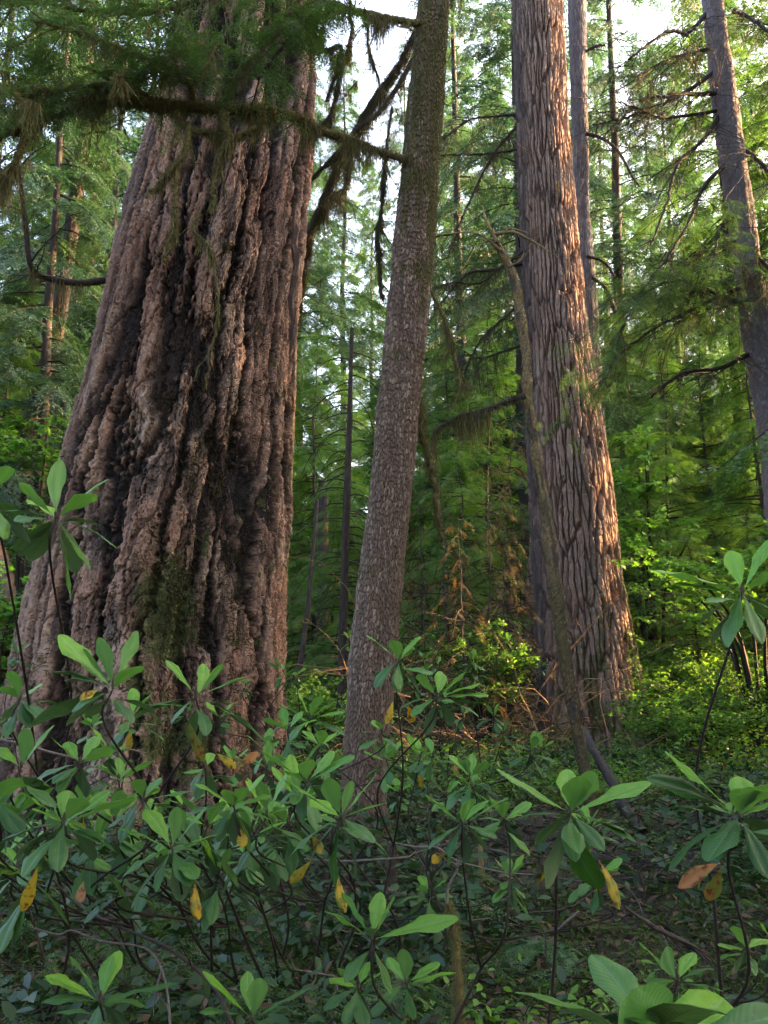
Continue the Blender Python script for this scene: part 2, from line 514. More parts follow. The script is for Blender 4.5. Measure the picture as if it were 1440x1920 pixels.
def moss_on(mb, pts, rad, dens, fuzz=0.03, hang=0.10, hang_n=0.5, wid=1.0, clump=3.0, seed=0):
    """fuzz around a limb plus hanging strands, clumped along its length"""
    pts = np.asarray(pts, float); n = len(pts)
    seg = np.linalg.norm(np.diff(pts, axis=0), axis=1); L = seg.sum()
    N = int(L * dens)
    if N < 2: return
    t = RNG.random(N) * (n - 1.001); i = t.astype(int); u = (t - i)[:, None]
    p = pts[i] * (1 - u) + pts[i + 1] * u
    d = unit(pts[i + 1] - pts[i])
    rad = np.broadcast_to(np.asarray(rad, float), (n,))
    r = rad[i] * (1 - u[:, 0]) + rad[i + 1] * u[:, 0]
    rnd = unit(RNG.normal(size=(N, 3)))
    o = unit(rnd - (rnd * d).sum(1)[:, None] * d)
    p = p + o * r[:, None] * 0.9
    cl = vnoise(t / (n - 1) * L * clump, np.full(N, 0.5 + seed), 31 + seed)
    tint = np.clip(RNG.random(N) * 0.7 + 0.2 * cl, 0, 1)
    dirv = unit(o + 0.6 * RNG.normal(size=(N, 3)) * 0.6 + np.array([0, 0, -0.35]))
    fl = fuzz * (0.4 + RNG.random(N)) * (0.5 + cl)
    mb.bake(STRAND, p, dirv, RNG.normal(size=(N, 3)), fl, tint, fl * 1.6 * wid + 0.02 * fuzz)
    K = int(N * hang_n)
    sel = RNG.choice(N, K, replace=False)
    cl2 = ss(0.45, 0.9, vnoise(t[sel] / (n - 1) * L * clump * 1.5, np.full(K, 3.5 + seed), 77 + seed))
    hl = hang * (0.15 + cl2 * 1.6) * (0.3 + RNG.random(K))
    dirv = unit(np.array([0, 0, -1.0]) + 0.22 * RNG.normal(size=(K, 3)))
    mb.bake(STRAND, p[sel], dirv, RNG.normal(size=(K, 3)), hl, tint[sel], np.full(K, 0.14 * wid) * (0.5 + RNG.random(K)))


def foliage_on(mb, pts, spr, n, length, spread=1.0, droop=0.35, tint=(0.2, 0.9), t0=0.1):
    """flat side sprays along a limb"""
    pts = np.asarray(pts, float); m = len(pts)
    t = (t0 + (1 - t0) * RNG.random(n)) * (m - 1.001); i = t.astype(int); u = (t - i)[:, None]
    p = pts[i] * (1 - u) + pts[i + 1] * u
    d = unit(pts[i + 1] - pts[i])
    side = np.cross(d, [0, 0, 1.0]); side = unit(side)
    sg = np.where(RNG.random(n) < 0.5, 1, -1)[:, None]
    dirv = unit(d * (0.5 + 0.5 * RNG.random((n, 1))) + side * sg * spread + np.array([0, 0, -droop]) * RNG.random((n, 1)) + 0.2 * RNG.normal(size=(n, 3)))
    up = np.array([0, 0, 1.0]) + 0.25 * RNG.normal(size=(n, 3))
    L = length * (0.5 + 0.8 * RNG.random(n)) * (1.1 - 0.6 * (t / (m - 1)))
    which = RNG.integers(0, len(spr), n)
    tn = tint[0] + (tint[1] - tint[0]) * RNG.random(n)
    for k in range(len(spr)):
        s = which == k
        mb.bake(spr[k], p[s], dirv[s], up[s], L[s], tn[s])


def twigs_on(mb, pts, n, length, rad=0.006, spread=0.9, droop=0.3, sub=2, sides=4):
    """bare side twigs; returns their paths"""
    pts = np.asarray(pts, float); m = len(pts); res = []
    for _ in range(n):
        t = random.uniform(0.1, 0.98) * (m - 1.001); i = int(t); u = t - i
        p = pts[i] * (1 - u) + pts[i + 1] * u
        d = unit(pts[i + 1] - pts[i])
        side = unit(np.cross(d, [0, 0, 1.0])) * random.choice((-1, 1))
        dv = unit(d * random.uniform(.3, .9) + side * spread * random.uniform(.4, 1) + np.array([0, 0, random.uniform(-droop * 1.4, droop * 0.3)]) + 0.2 * RNG.normal(size=3))
        L = length * random.uniform(.4, 1.2)
        k = 6; q = [p]
        for j in range(k - 1):
            dv = unit(dv + 0.16 * RNG.normal(size=3) + np.array([0, 0, -droop * 0.12]))
            q.append(q[-1] + dv * L / (k - 1))
        q = np.array(q)
        mb.tube(q, np.linspace(rad, rad * 0.25, k), sides, tint=random.random(), cap=False)
        res.append(q)
        if sub:
            res += twigs_on(mb, q, sub, length * 0.45, rad * 0.55, spread, droop, 0, 3)
    return res


# ------------------------------------------------------------------ generic forest trees
def hemlock_meshes(seed, H, h0, Lmax, nb, nspray, sl, spr, needle, bark, R0, dead=12, power=0.75, droop=0.35):
    rg = random.Random(seed)
    crown = MB(); wood = MB(); limb = MB()
    n = 14
    cx = np.cumsum([rg.uniform(-.06, .06) for _ in range(n)]); cy = np.cumsum([rg.uniform(-.06, .06) for _ in range(n)])
    zs = np.linspace(-0.6, H, n)
    path = np.stack([cx, cy, zs], 1)
    rad = R0 * (1 - 0.93 * np.clip(zs / H, 0, 1)) + 0.25 * R0 * np.exp(-np.clip(zs, 0, 9) * 2)
    P = spline(path, 40); RR = np.interp(P[:, 2], zs, rad)
    wood.tube(P, RR, 12, tint=0.5, wob=0.05)
    wa = wood.a[0]; wa[:, 0] = RNG.random(len(wa)); wa[:, 1] = 0.3 * RNG.random(len(wa)); wa[:, 2] = 0.3 * RNG.random(len(wa))
    for b in range(nb):
        f = (b + rg.random()) / nb
        h = h0 + (H - h0) * f ** 1.05
        L = Lmax * max(0.12, (1 - (h - h0 * .5) / (H * 1.02))) ** power * rg.uniform(.65, 1.15)
        az = rg.uniform(0, 2 * math.pi)
        d = np.array([math.cos(az), math.sin(az), rg.uniform(-.05, .35)])
        o = np.array([np.interp(h, P[:, 2], P[:, 0]), np.interp(h, P[:, 2], P[:, 1]), h])
        pts = [o]; dv = unit(d)
        for j in range(7):
            dv = unit(dv + np.array([0, 0, -droop * 0.33]) + 0.07 * RNG.normal(size=3))
            pts.append(pts[-1] + dv * L / 7)
        pts = np.array(pts)
        limb.tube(pts, np.linspace(0.007 + 0.006 * L, 0.003, 8), 4, tint=rg.random(), cap=False)
        foliage_on(crown, pts, spr, max(4, int(nspray * (0.35 + 0.65 * L / Lmax))), sl * (0.6 + 0.5 * L / Lmax), droop=0.5, t0=0.12,
                   tint=(rg.uniform(0, .3), rg.uniform(.5, 1)))
    for b in range(dead):
        h = rg.uniform(h0 * 0.25 + 0.4, max(h0 + 2.5, 3)); az = rg.uniform(0, 2 * math.pi)
        o = np.array([np.interp(h, P[:, 2], P[:, 0]), np.interp(h, P[:, 2], P[:, 1]), h])
        L = rg.uniform(.6, 2.0); dv = unit(np.array([math.cos(az), math.sin(az), rg.uniform(-.3, .3)])); pts = [o]
        for j in range(6):
            dv = unit(dv + np.array([0, 0, -0.10]) + 0.12 * RNG.normal(size=3)); pts.append(pts[-1] + dv * L / 6)
        pts = np.array(pts); limb.tube(pts, np.linspace(0.014, 0.004, 7), 4, tint=rg.random(), cap=False)
        twigs_on(limb, pts, 4, 0.5, 0.005, sub=1)
    return crown, limb, wood


def instance(proto, x, y, rz, sc, label, group, z=None):
    """copy of a thing and its parts; the first use moves the original"""
    root, kids = proto['root'], proto['kids']
    if not proto['used']:
        proto['used'] = True; r = root
    else:
        r = root.copy(); COL.objects.link(r)
        for k in kids:
            c = k.copy(); COL.objects.link(c); c.parent = r
    zz = float(gz(x, y)) if z is None else z
    r.location = (x, y, zz); r.rotation_euler = (0, 0, rz); r.scale = (sc, sc, sc)
    r['label'] = label
    if group: r['group'] = group
    return r


def make_proto(name, cat, parts):
    root = thing(name, 'tree', cat)
    kids = []
    for pn, mb, mat in parts:
        kids.append(mb.build(pn, mat, root))
    return {'root': root, 'kids': kids, 'used': False}


# ------------------------------------------------------------------ detailed trunks
def trunk_profile(left, right, Y, z0, ztop, extra=None):
    """edges in photo pixels -> functions of z: x centre, radius"""
    l = np.array(left, float); r = np.array(right, float)
    pys = np.arange(max(l[:, 0].max(), r[:, 0].max()), min(l[:, 0].min(), r[:, 0].min()) - 1, -20.0)
    o1 = np.argsort(l[:, 0]); o2 = np.argsort(r[:, 0])
    xl = np.interp(pys, l[o1, 0], l[o1, 1]); xr = np.interp(pys, r[o2, 0], r[o2, 1])
    zs, xc, rr = [], [], []
    for py, a, b in zip(pys, xl, xr):
        p = PY((a + b) / 2, py, Y); D = depth_of(p)
        zs.append(p[2]); xc.append(p[0]); rr.append((b - a) / 2 / F * D)
    zs, xc, rr = map(np.array, (zs, xc, rr))
    k = 8
    sx = (xc[-1] - xc[-k]) / (zs[-1] - zs[-k]); sr = (rr[-1] - rr[-k]) / (zs[-1] - zs[-k])
    sx0 = (xc[k] - xc[0]) / (zs[k] - zs[0])

    def f(z):
        x = np.interp(z, zs, xc); r = np.interp(z, zs, rr)
        up = np.clip(z - zs[-1], 0, None); dn = np.clip(zs[0] - z, 0, None)
        return x + up * sx - dn * sx0, np.maximum(r + up * min(sr, -0.004), 0.03)
    return f


def trunk_mesh(prof, Y, z0, z1, ztop, Rref, nu, nv, kind, seed=1, lobes=None, mossf=None, front=0.72, darkf=None, ntop=30):
    # angular sampling: denser towards the camera (-Y)
    k = int(nu * front)
    thf = np.linspace(-R_(108), R_(108), k, endpoint=False)
    thb = np.linspace(R_(108), R_(252), nu - k, endpoint=False)
    th = np.concatenate([thf, thb])       # 0 = facing the camera
    zs = np.concatenate([np.linspace(z0, z1, nv), np.linspace(z1, ztop, ntop + 1)[1:]])
    T, Z = np.meshgrid(th, zs)
    xc, rad = prof(Z)
    ua = (T + math.pi * 0.6) / (2 * math.pi)        # 0..1 around
    ua = ua % 1.0
    h, tint, crack_shade, flake = bark_fn(kind, ua, Z, Rref, seed)
    moss = mossf(T, Z) if mossf else np.zeros_like(T)
    ch = darkf(T, Z) if darkf else np.zeros_like(T)
    r = rad + h
    if lobes is not None:
        r = r + lobes(T, Z, rad)
    X = xc + r * np.sin(T); YY = Y - r * np.cos(T)
    V = np.stack([X, YY, Z], -1)
    n = len(th); m = len(zs)
    i = np.arange(m - 1)[:, None] * n; j = np.arange(n)[None]; jj = (j + 1) % n
    q = np.stack([i + j, i + jj, i + n + jj, i + n + j], -1).reshape(-1, 4)
    A = np.stack([tint, moss, crack_shade, ch], -1).reshape(-1, 4)
    mb = MB(); mb.add(V.reshape(-1, 3), q, None, A)
    return mb


def bark_fn(kind, ua, z, R, seed):
    C = 2 * math.pi * R
    u = ua * C
    if kind == 'old':
        per = 12
        w1 = fbm(ua * per, z * 0.9, seed + 1, 4, per) - 0.5
        w2 = fbm(ua * per * 4, z * 4.0, seed + 2, 4, per * 4) - 0.5
        nc = max(8, int(round(C / 0.30)))
        ur = ua * nc + 1.1 * w1 + 0.30 * w2
        f1, f2, idr = voro(ur % nc, z / 4.5 + 0.4 * w2, nc, seed + 5, 0.75)
        e = f2 - f1
        ridge = ss(0.0, 0.62, e) ** 0.8
        w3 = fbm(ua * per * 20, z * 20, seed + 31, 3, per * 20) - 0.5
        ur = ur + 0.26 * w3
        f1, f2, idr = voro(ur % nc, z / 3.6 + 0.3 * w2 + 0.05 * w3, nc, seed + 5, 0.8)
        e = f2 - f1 + 0.10 * w3
        plate = ss(0.04, 0.26, e)
        nc2 = max(20, int(round(C / 0.115)))
        ur2 = ua * nc2 + 2.0 * w1 + 0.8 * w2 + 0.6 * w3
        g1, g2, id2 = voro(ur2 % nc2, z / 0.62 + 0.7 * w2 + .2 * w3, nc2, seed + 9, 0.9)
        e2 = g2 - g1
        nc3 = max(60, int(round(C / 0.036)))
        ur3 = ua * nc3 + 2 * w1 + 1.5 * w2 + 1.3 * w3
        k1, k2, id3 = voro(ur3 % nc3, z / 0.085 + 1.5 * w2 + 0.8 * w3, nc3, seed + 13, 0.95)
        q1 = fbm(ua * per * 10 + 0 * z, z * 2.8, seed + 3, 5, per * 10)
        terr = np.floor(q1 * 13) / 13
        f4 = fbm(ua * per * 60, z * 45, seed + 43, 3, per * 60) - 0.5
        h = 0.075 * (plate - 0.75) + 0.025 * (ss(0, .7, e) - .5) + 0.024 * (ss(0, 0.12, e2) - 0.8) + 0.014 * (id2 - .5) + 0.013 * (id3 - .5) + 0.055 * (terr - .5) + 0.022 * f4 + 0.006 * ss(0, .1, k2 - k1)
        crack_shade = 1.0 * (1 - ss(0.05, 0.27, e)) + 0.55 * (1 - ss(0, 0.12, e2)) + .5 * ss(.44, .36, q1)
        tint = np.clip(0.28 + 0.25 * (id2 - .5) + 0.6 * (id3 - .5) + 2.2 * (q1 - .5) + 1.3 * f4 + .2, 0, 1)
        return h, tint, np.clip(crack_shade, 0, 1), id3
    if kind == 'fir':
        per = 8
        w1 = fbm(ua * per, z * 0.5, seed + 1, 3, per) - 0.5
        w2 = fbm(ua * per * 4, z * 3.0, seed + 2, 4, per * 4) - 0.5
        nc = max(8, int(round(C / 0.105)))
        ur = ua * nc + 0.9 * w1 + 1.0 * w2
        f1, f2, idr = voro(ur % nc, z / 0.8 + 0.5 * w2, nc, seed + 5, 0.9)
        e = f2 - f1
        nc3 = max(40, int(round(C / 0.05)))
        ur3 = ua * nc3 + 2 * w1 + 3 * w2
        k1, k2, id3 = voro(ur3 % nc3, z / 0.12 + 3 * w2, nc3, seed + 13, 0.95)
        f = fbm(ua * per * 16, z * 14, seed + 3, 4, per * 16) - 0.5
        h = 0.062 * (ss(0.0, 0.34, e) - 0.7) + 0.014 * (idr - .5) + 0.010 * (ss(0, .3, k2 - k1) + id3 - 1) + 0.016 * f
        crack_shade = (1 - ss(0.0, 0.17, e)) * 0.8
        tint = np.clip(0.3 + 0.45 * idr + 0.35 * (id3 - .5) + 0.5 * f, 0, 1)
        return h, tint, crack_shade, id3
    if kind == 'scale':
        per = 8
        w2 = fbm(ua * per * 2, z * 4.0, seed + 2, 4, per * 2) - 0.5
        nc = max(8, int(round(C / 0.016)))
        ur = ua * nc + 2.5 * w2
        f1, f2, idr = voro(ur % nc, z / 0.042 + 1.5 * w2, nc, seed + 5, 0.9)
        e = f2 - f1
        h = 0.010 * (ss(0.0, 0.3, e) - 0.5) + 0.008 * (idr - .5) + 0.008 * (fbm(ua * 64, z * 14, seed + 8, 4, 64) - .5) + 0.03 * w2 * R / 0.2
        tint = np.clip(ss(0.62, 1.0, idr) + 0.25 * idr * 0.5, 0, 1)
        return h, tint, (1 - ss(0, .25, e)) * 0.6, idr
    # 'plain'
    w2 = fbm(ua * 16, z * 3.0, seed + 2, 4, 16) - 0.5
    nc = max(6, int(round(C / 0.06)))
    f1, f2, idr = voro((ua * nc + 1.0 * w2) % nc, z / 0.22 + w2, nc, seed + 5, 0.9)
    h = R * 0.10 * w2 + min(0.02, R * .1) * (ss(0, .3, f2 - f1) - 0.5)
    return h, np.clip(idr, 0, 1), (1 - ss(0, .2, f2 - f1)) * 0.5, idr


def idr_shift(ur, nc, seed):
    return 0.9 * vnoise(ur * 0.5, ur * 0 + 3.0, seed + 333)
# ================================================================== world, sun, camera
w = bpy.data.worlds.new('World'); scene.world = w; w.use_nodes = True
wn = w.node_tree.nodes; wl = w.node_tree.links; wn.clear()
SUN_EL, SUN_AZ = R_(15), R_(75)      # azimuth measured from +Y (view direction) towards +X (right)
sky = wn.new('ShaderNodeTexSky'); sky.sky_type = 'NISHITA'; sky.sun_disc = False
sky.sun_elevation = SUN_EL; sky.sun_rotation = SUN_AZ; sky.air_density = 0.6; sky.dust_density = 8.0; sky.ozone_density = 0.0
bg = wn.new('ShaderNodeBackground'); bg.inputs['Strength'].default_value = 0.15
wo = wn.new('ShaderNodeOutputWorld'); wl.new(sky.outputs[0], bg.inputs[0]); wl.new(bg.outputs[0], wo.inputs[0])
sd = bpy.data.lights.new('sun', 'SUN'); sd.energy = 2.8; sd.angle = R_(0.5); sd.color = (1.0, 0.58, 0.25)
so = bpy.data.objects.new('sun', sd); COL.objects.link(so)
sv = np.array([math.sin(SUN_AZ) * math.cos(SUN_EL), math.cos(SUN_AZ) * math.cos(SUN_EL), math.sin(SUN_EL)])
from mathutils import Vector
so.rotation_euler = Vector(sv).to_track_quat('Z', 'Y').to_euler()
so.location = (30, 10, 15)
cam = bpy.data.cameras.new('camera'); co = bpy.data.objects.new('camera', cam); COL.objects.link(co)
cam.sensor_fit = 'VERTICAL'; cam.sensor_height = 24.0; cam.lens = 24.0 * F / 1920.0
cam.clip_start = 0.05; cam.clip_end = 500
co.location = EYE; co.rotation_euler = (R_(100), 0, 0)
scene.camera = co
scene.view_settings.view_transform = 'Standard'; scene.view_settings.look = 'None'
scene.view_settings.exposure = 4.4; scene.view_settings.gamma = 1
cy = scene.cycles
cy.max_bounces = 7; cy.diffuse_bounces = 4; cy.glossy_bounces = 2; cy.transmission_bounces = 4; cy.transparent_max_bounces = 4
cy.use_denoising = True
cy.use_adaptive_sampling = True; cy.adaptive_threshold = 0.02

# ================================================================== air
def build_haze():
    mb = MB(); x0, x1, y0, y1, z0, z1 = -120, 120, -20, 125, -4, 75
    v = [(x, y, z) for x in (x0, x1) for y in (y0, y1) for z in (z0, z1)]
    mb.add(v, [(0, 1, 3, 2), (4, 6, 7, 5), (0, 4, 5, 1), (2, 3, 7, 6), (0, 2, 6, 4), (1, 5, 7, 3)])
    m, n, l = nt('air')
    pv = n.new('ShaderNodeVolumePrincipled'); pv.inputs['Color'].default_value = (0.85, 0.92, 1, 1); pv.inputs['Density'].default_value = HAZE
    o = n.new('ShaderNodeOutputMaterial'); l.new(pv.outputs[0], o.inputs['Volume'])
    ob = mb.build('haze', m, smooth=False); tag(ob, kind='stuff')


HAZE = 0
if HAZE: build_haze()

# ================================================================== ground
def build_ground():
    ys = np.concatenate([np.linspace(-12, 1, 20), np.linspace(1.2, 16, 190), np.linspace(16.5, 60, 90), np.linspace(62, 120, 20)])
    n = 240
    mb = MB(); s = np.linspace(-1, 1, n)
    xs = np.sign(s) * (np.abs(s) ** 1.8)
    rows = []
    for y in ys:
        wd = 40 + max(0, y) * 0.6
        x = xs * wd
        rows.append(np.stack([x, np.full(n, y), gz(x, np.full(n, y))], 1))
    V = np.vstack(rows)
    i = np.arange(len(ys) - 1)[:, None] * n; j = np.arange(n - 1)[None]
    q = np.stack([i + j, i + j + 1, i + n + j + 1, i + n + j], -1).reshape(-1, 4)
    mb.add(V, q)
    tag(mb.build('ground', M['ground']), kind='structure')


build_ground()

# ================================================================== main trunks
def G(x, y):
    return float(gz(x, y))


# --- big old trunk
L1 = [(1480, -5), (1430, 5), (1300, 32), (1150, 62), (1000, 98), (850, 132), (750, 160), (650, 186), (480, 226), (300, 276), (200, 308), (100, 326), (0, 338)]
R1 = [(1480, 530), (1400, 524), (1200, 522), (1000, 532), (800, 538), (600, 545), (450, 562), (300, 576), (150, 584), (0, 590)]
Y1 = 7.5
prof1 = trunk_profile(L1, R1, Y1, 0, 0)
xb, rb = prof1(np.array([0.4]))


def lobes1(T, Z, rad):
    lo = 0.05 * np.sin(3 * T + 0.6 + 0.25 * Z) + 0.035 * np.sin(7 * T + 1.0 - 0.3 * Z) + 0.02 * np.sin(11 * T + 0.5 * Z)
    fl = np.exp(-np.clip(Z - 0.2, 0, 9) * 1.3)
    rt = np.clip(np.sin(5 * T + 0.8), 0, 1) ** 1.5
    return rad * (lo * (0.5 + 0.5 * ss(6, 0.5, Z))) + fl * 0.22 * rt


def moss1(T, Z):
    m = fbm(T * 3 + 20, Z * 2.2, 77, 4)
    low = ss(3.4, 1.0, Z) * ss(-0.1, 0.25, T) * ss(1.3, 0.6, T)
    edge = ss(0.75, 1.25, T) * 0.22
    spots = ss(0.70, 0.78, fbm(T * 9 + 3, Z * 6, 93, 3)) * 0.4
    patch = 0.55 * np.exp(-(((T - 0.30) / 0.22) ** 2 + ((Z - 2.05) / 0.42) ** 2))
    return np.clip((m - 0.40) * 2.0, 0, 1) * low * 1.0 + edge + spots * ss(5.5, 3, Z) + patch + ss(0.9, 0.3, Z) * 0.15


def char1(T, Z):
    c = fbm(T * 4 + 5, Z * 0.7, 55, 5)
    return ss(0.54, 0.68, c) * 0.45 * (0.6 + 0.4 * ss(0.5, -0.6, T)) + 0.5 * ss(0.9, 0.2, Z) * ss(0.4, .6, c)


t1 = thing('douglas_fir', 'enormous old conifer trunk with deeply furrowed pinkish brown bark, the widest trunk', 'tree', (float(xb[0]), Y1, G(xb[0], Y1)))
big = trunk_mesh(prof1, Y1, -0.4, 7.9, 12, 1.0, 900, 1500, 'old', 6, lobes1, moss1, darkf=char1)
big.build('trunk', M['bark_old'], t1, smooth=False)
# hanging bark slab on the right edge
sl = MB()
p0 = PY(553, 395, 7.1); p1 = PY(545, 665, 7.1)
pts = spline([p0, (p0 + p1) / 2 + np.array([.02, 0, 0]), p1], 14)
pts = pts + .012 * RNG.normal(size=pts.shape)
sl.tube(pts, np.array([.01, .02, .03, .026, .034, .028, .034, .024, .036, .03, .022, .028, .02, .006]), 9, tint=.6, wob=.4)
sl.a[0][:, 1] = 0.1; sl.a[0][:, 0] = RNG.random(len(sl.a[0]))
sl.a[0][:, 3] = .6 * RNG.random(len(sl.a[0]))
sl.build('loose_bark_slab', M['bark_old'], t1, smooth=False)
# moss cushions sitting on the bark
mc = MB()
Np = 9000
for (tc, zc, st, sz, n) in [(0.30, 2.05, .16, .30, 3400), (0.55, 3.3, .10, .3, 1000), (.35, 3.0, .06, .2, 500), (0.62, 2.4, .12, .5, 1200),
                            (0.1, 3.55, .05, .05, 160), (.45, 4.4, .05, .08, 160), (0.58, 5.6, .05, .06, 200), (0.42, 4.95, .04, .04, 120),
                            (-1.15, 3.1, .06, .07, 400), (-.35, 1.55, .16, .15, 800), (.2, 1.1, .4, .2, 1400), (.85, 1.6, .1, .8, 1500), (0.9, 3.6, .06, .7, 800)]:
    T = RNG.normal(tc, st, n); Z = RNG.normal(zc, sz, n)
    kp = fbm(T * 14, Z * 9, 61, 3) > 0.46; T, Z = T[kp], Z[kp]
    xc, rad = prof1(Z)
    r = rad + lobes1(T, Z, rad) + bark_fn('old', ((T + math.pi * .6) / (2 * math.pi)) % 1, Z, 1.0, 6)[0]
    o = np.stack([np.sin(T), -np.cos(T), T * 0], 1)
    p = np.stack([xc + r * np.sin(T), Y1 - r * np.cos(T), Z], 1) - o * .004
    n = len(p)
    mc.bake(STRAND, p, unit(o + .5 * RNG.normal(size=(n, 3)) + np.array([0, 0, -.2])), RNG.normal(size=(n, 3)), .022 + .035 * RNG.random(n), RNG.random(n) * .7, np.full(n, .22))
mc.build('moss', M['moss_dark'], t1)
# low bare branch leaving its left edge
lb = MB()
q = spline([PY(225, 520, 7.3), PY(160, 530, 7.0), PY(90, 522, 6.7), PY(58, 500, 6.5), PY(48, 420, 6.4), PY(38, 340, 6.3), PY(30, 285, 6.2)], 26)
lb.tube(q, np.linspace(.035, .014, 26), 7, tint=.4, wob=.15)
twigs_on(lb, q, 8, .5, .008)
lb.build('branch', M['twig'], t1)
lm = MB(); moss_on(lm, q, np.linspace(.035, .014, 26), 900, .02, .13, .5)
lm.build('branch_moss', M['moss'], t1)

# --- slim leaning hemlock in the middle
L2 = [(1620, 655), (1500, 640), (1400, 645), (1200, 657), (1050, 676), (950, 691), (750, 710), (600, 726), (450, 742), (350, 753), (200, 766), (0, 786)]
R2 = [(1620, 742), (1500, 722), (1400, 728), (1200, 747), (1050, 758), (900, 774), (750, 786), (600, 801), (450, 812), (250, 827), (0, 842)]
Y2 = 5.8
prof2 = trunk_profile(L2, R2, Y2, 0, 0)


def moss2(T, Z):
    m = fbm(T * 4 + 20, Z * 3, 177, 4)
    up = ss(3.6, 5.6, Z) * 0.50 + 0.28 * ss(2.2, 4.5, Z) * ss(0.2, 1.0, T)
    ring = sum(0.30 * np.exp(-((Z - z0) / .07) ** 2) for z0 in (4.25, 3.62, 4.95, 2.1))
    return up * (0.55 + m) + ring * (0.4 + m) + ss(.9, .4, Z) * .2 + (m > .62) * .15


hx, _ = prof2(np.array([0.4]))
t2 = thing('hemlock_tree', 'slim straight trunk leaning right beside the enormous trunk, mossy upward, flaky brown bark', 'tree', (float(hx[0]), Y2, G(hx[0], Y2)))
trunk_mesh(prof2, Y2, -0.2, 6.4, 11, 0.19, 330, 1300, 'scale', 8, lambda T, Z, r: r * (0.04 * np.sin(2 * T + Z) + .03 * np.sin(5 * T + 1.7 * Z)), moss2).build('trunk', M['bark_mid'], t2, smooth=False)

# --- tall fir to the right
L3 = [(1420, 1005), (1350, 1012), (1150, 1006), (950, 996), (800, 990), (600, 985), (400, 978), (250, 972), (0, 964)]
R3 = [(1420, 1250), (1350, 1222), (1290, 1198), (1220, 1188), (1080, 1163), (900, 1143), (750, 1119), (620, 1099), (450, 1081), (250, 1064), (0, 1050)]
Y3 = 13.0
prof3 = trunk_profile(L3, R3, Y3, 0, 0)


def moss3(T, Z):
    m = fbm(T * 4 + 20, Z * 1.3, 277, 4)
    return ss(5, .5, Z) * np.clip((m - .45) * 2.2, 0, .55) + ss(.75, 1.2, T) * .22 * ss(6, 2, Z) + ss(.9, .2, Z) * .2 + .4 * np.exp(-(((T - .1) / .3) ** 2 + ((Z - 4.0) / .1) ** 2)) * (m > .45)


fx, fr = prof3(np.array([0.4]))
t3 = thing('douglas_fir', 'tall straight conifer with long ridged greyish pink bark behind a thin crooked stem', 'tree', (float(fx[0]), Y3, G(fx[0], Y3)))
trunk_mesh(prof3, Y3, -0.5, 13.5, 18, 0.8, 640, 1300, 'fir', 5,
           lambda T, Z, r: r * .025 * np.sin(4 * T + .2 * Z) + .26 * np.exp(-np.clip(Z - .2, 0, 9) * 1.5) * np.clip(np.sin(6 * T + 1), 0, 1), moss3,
           darkf=lambda T, Z: ss(-.75, -1.2, T) * .75 * ss(.3, .6, fbm(T * 6, Z * 1.5, 3, 3) + .2)).build('trunk', M['bark_fir'], t3, smooth=False)  # patchy darker colour down the left side of the trunk


def plain_trunk(name, left, right, Y, label, mat, moss=0.2, kind='plain', nu=90, nv=320, zb=-.6, group=None, seed=2, lob=.05, extra_top=6, build=True):
    pf = trunk_profile(left, right, Y, 0, 0)
    top = PY(720, min(left[0][0], left[-1][0]), Y)[2]
    x0, r0 = pf(np.array([G(0, Y) + .3]))
    g = G(x0[0], Y)
    t = thing(name, label, 'tree', (float(x0[0]), Y, g), group)
    mb = trunk_mesh(pf, Y, g + zb, top, top + extra_top, max(.04, float(r0[0])), nu, nv, kind, seed,
                    lambda T, Z, r: r * (lob * np.sin(3 * T + Z) + lob * np.sin(5 * T - 1.3 * Z)),
                    lambda T, Z: moss * (0.4 + fbm(T * 3 + 9, Z * 2, seed + 5, 3)), ntop=12)
    mb.build('trunk', mat, t)
    return t, pf


# thin trunk tucked behind the fir
t4, pf4 = plain_trunk('hemlock_tree', [(900, 1088), (560, 1082), (400, 1078), (0, 1066)], [(900, 1140), (830, 1136), (700, 1128), (560, 1118), (400, 1104), (0, 1098)], 16.0,
                      'thin brown trunk tucked directly behind the right edge of the tall ridged fir', M['bark_grey'], .25, seed=12)
# far right tree
t5, pf5 = plain_trunk('spruce_tree', [(1000, 1442), (820, 1424), (600, 1392), (400, 1366), (200, 1338), (0, 1317)], [(1000, 1512), (820, 1492), (600, 1440), (400, 1412), (200, 1382), (0, 1352)], 11.0,
                      'grey brown trunk leaning in from the right edge with drooping dead branches', M['bark_scaly'], .05, nu=160, nv=700, seed=21, kind='scale')
# dark trunk behind the fir's left edge
t6, pf6 = plain_trunk('dead_snag', [(1420, 990), (1300, 986), (1100, 988), (960, 996)], [(1420, 1075), (1300, 1065), (1100, 1055), (960, 1050)], 16.5,
                      'brown snag mostly hidden behind the left side of the ridged fir base', M['bark_old'], .1, seed=31, extra_top=.3)
# trunk hidden behind the big trunk's right edge
t7, pf7 = plain_trunk('hemlock_tree', [(1300, 455), (800, 470), (500, 480)], [(1300, 528), (1150, 534), (900, 545), (650, 556), (500, 562)], 11.5,
                      'mossy green trunk showing as a strip along the right side of the enormous trunk', M['moss_bark'], .35, seed=33)
# background trunks on the left
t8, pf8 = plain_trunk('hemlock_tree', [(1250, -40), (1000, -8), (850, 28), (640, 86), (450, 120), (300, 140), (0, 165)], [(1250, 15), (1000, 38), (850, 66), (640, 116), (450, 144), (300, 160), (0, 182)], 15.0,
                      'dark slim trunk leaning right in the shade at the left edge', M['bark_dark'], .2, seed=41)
t9, pf9 = plain_trunk('hemlock_tree', [(1100, 50), (850, 78), (640, 118), (430, 168), (0, 200)], [(1100, 92), (850, 112), (640, 142), (430, 190), (0, 218)], 21.0,
                      'paler trunk just right of the dark leaning one at left', M['moss_bark'], .2, seed=42)
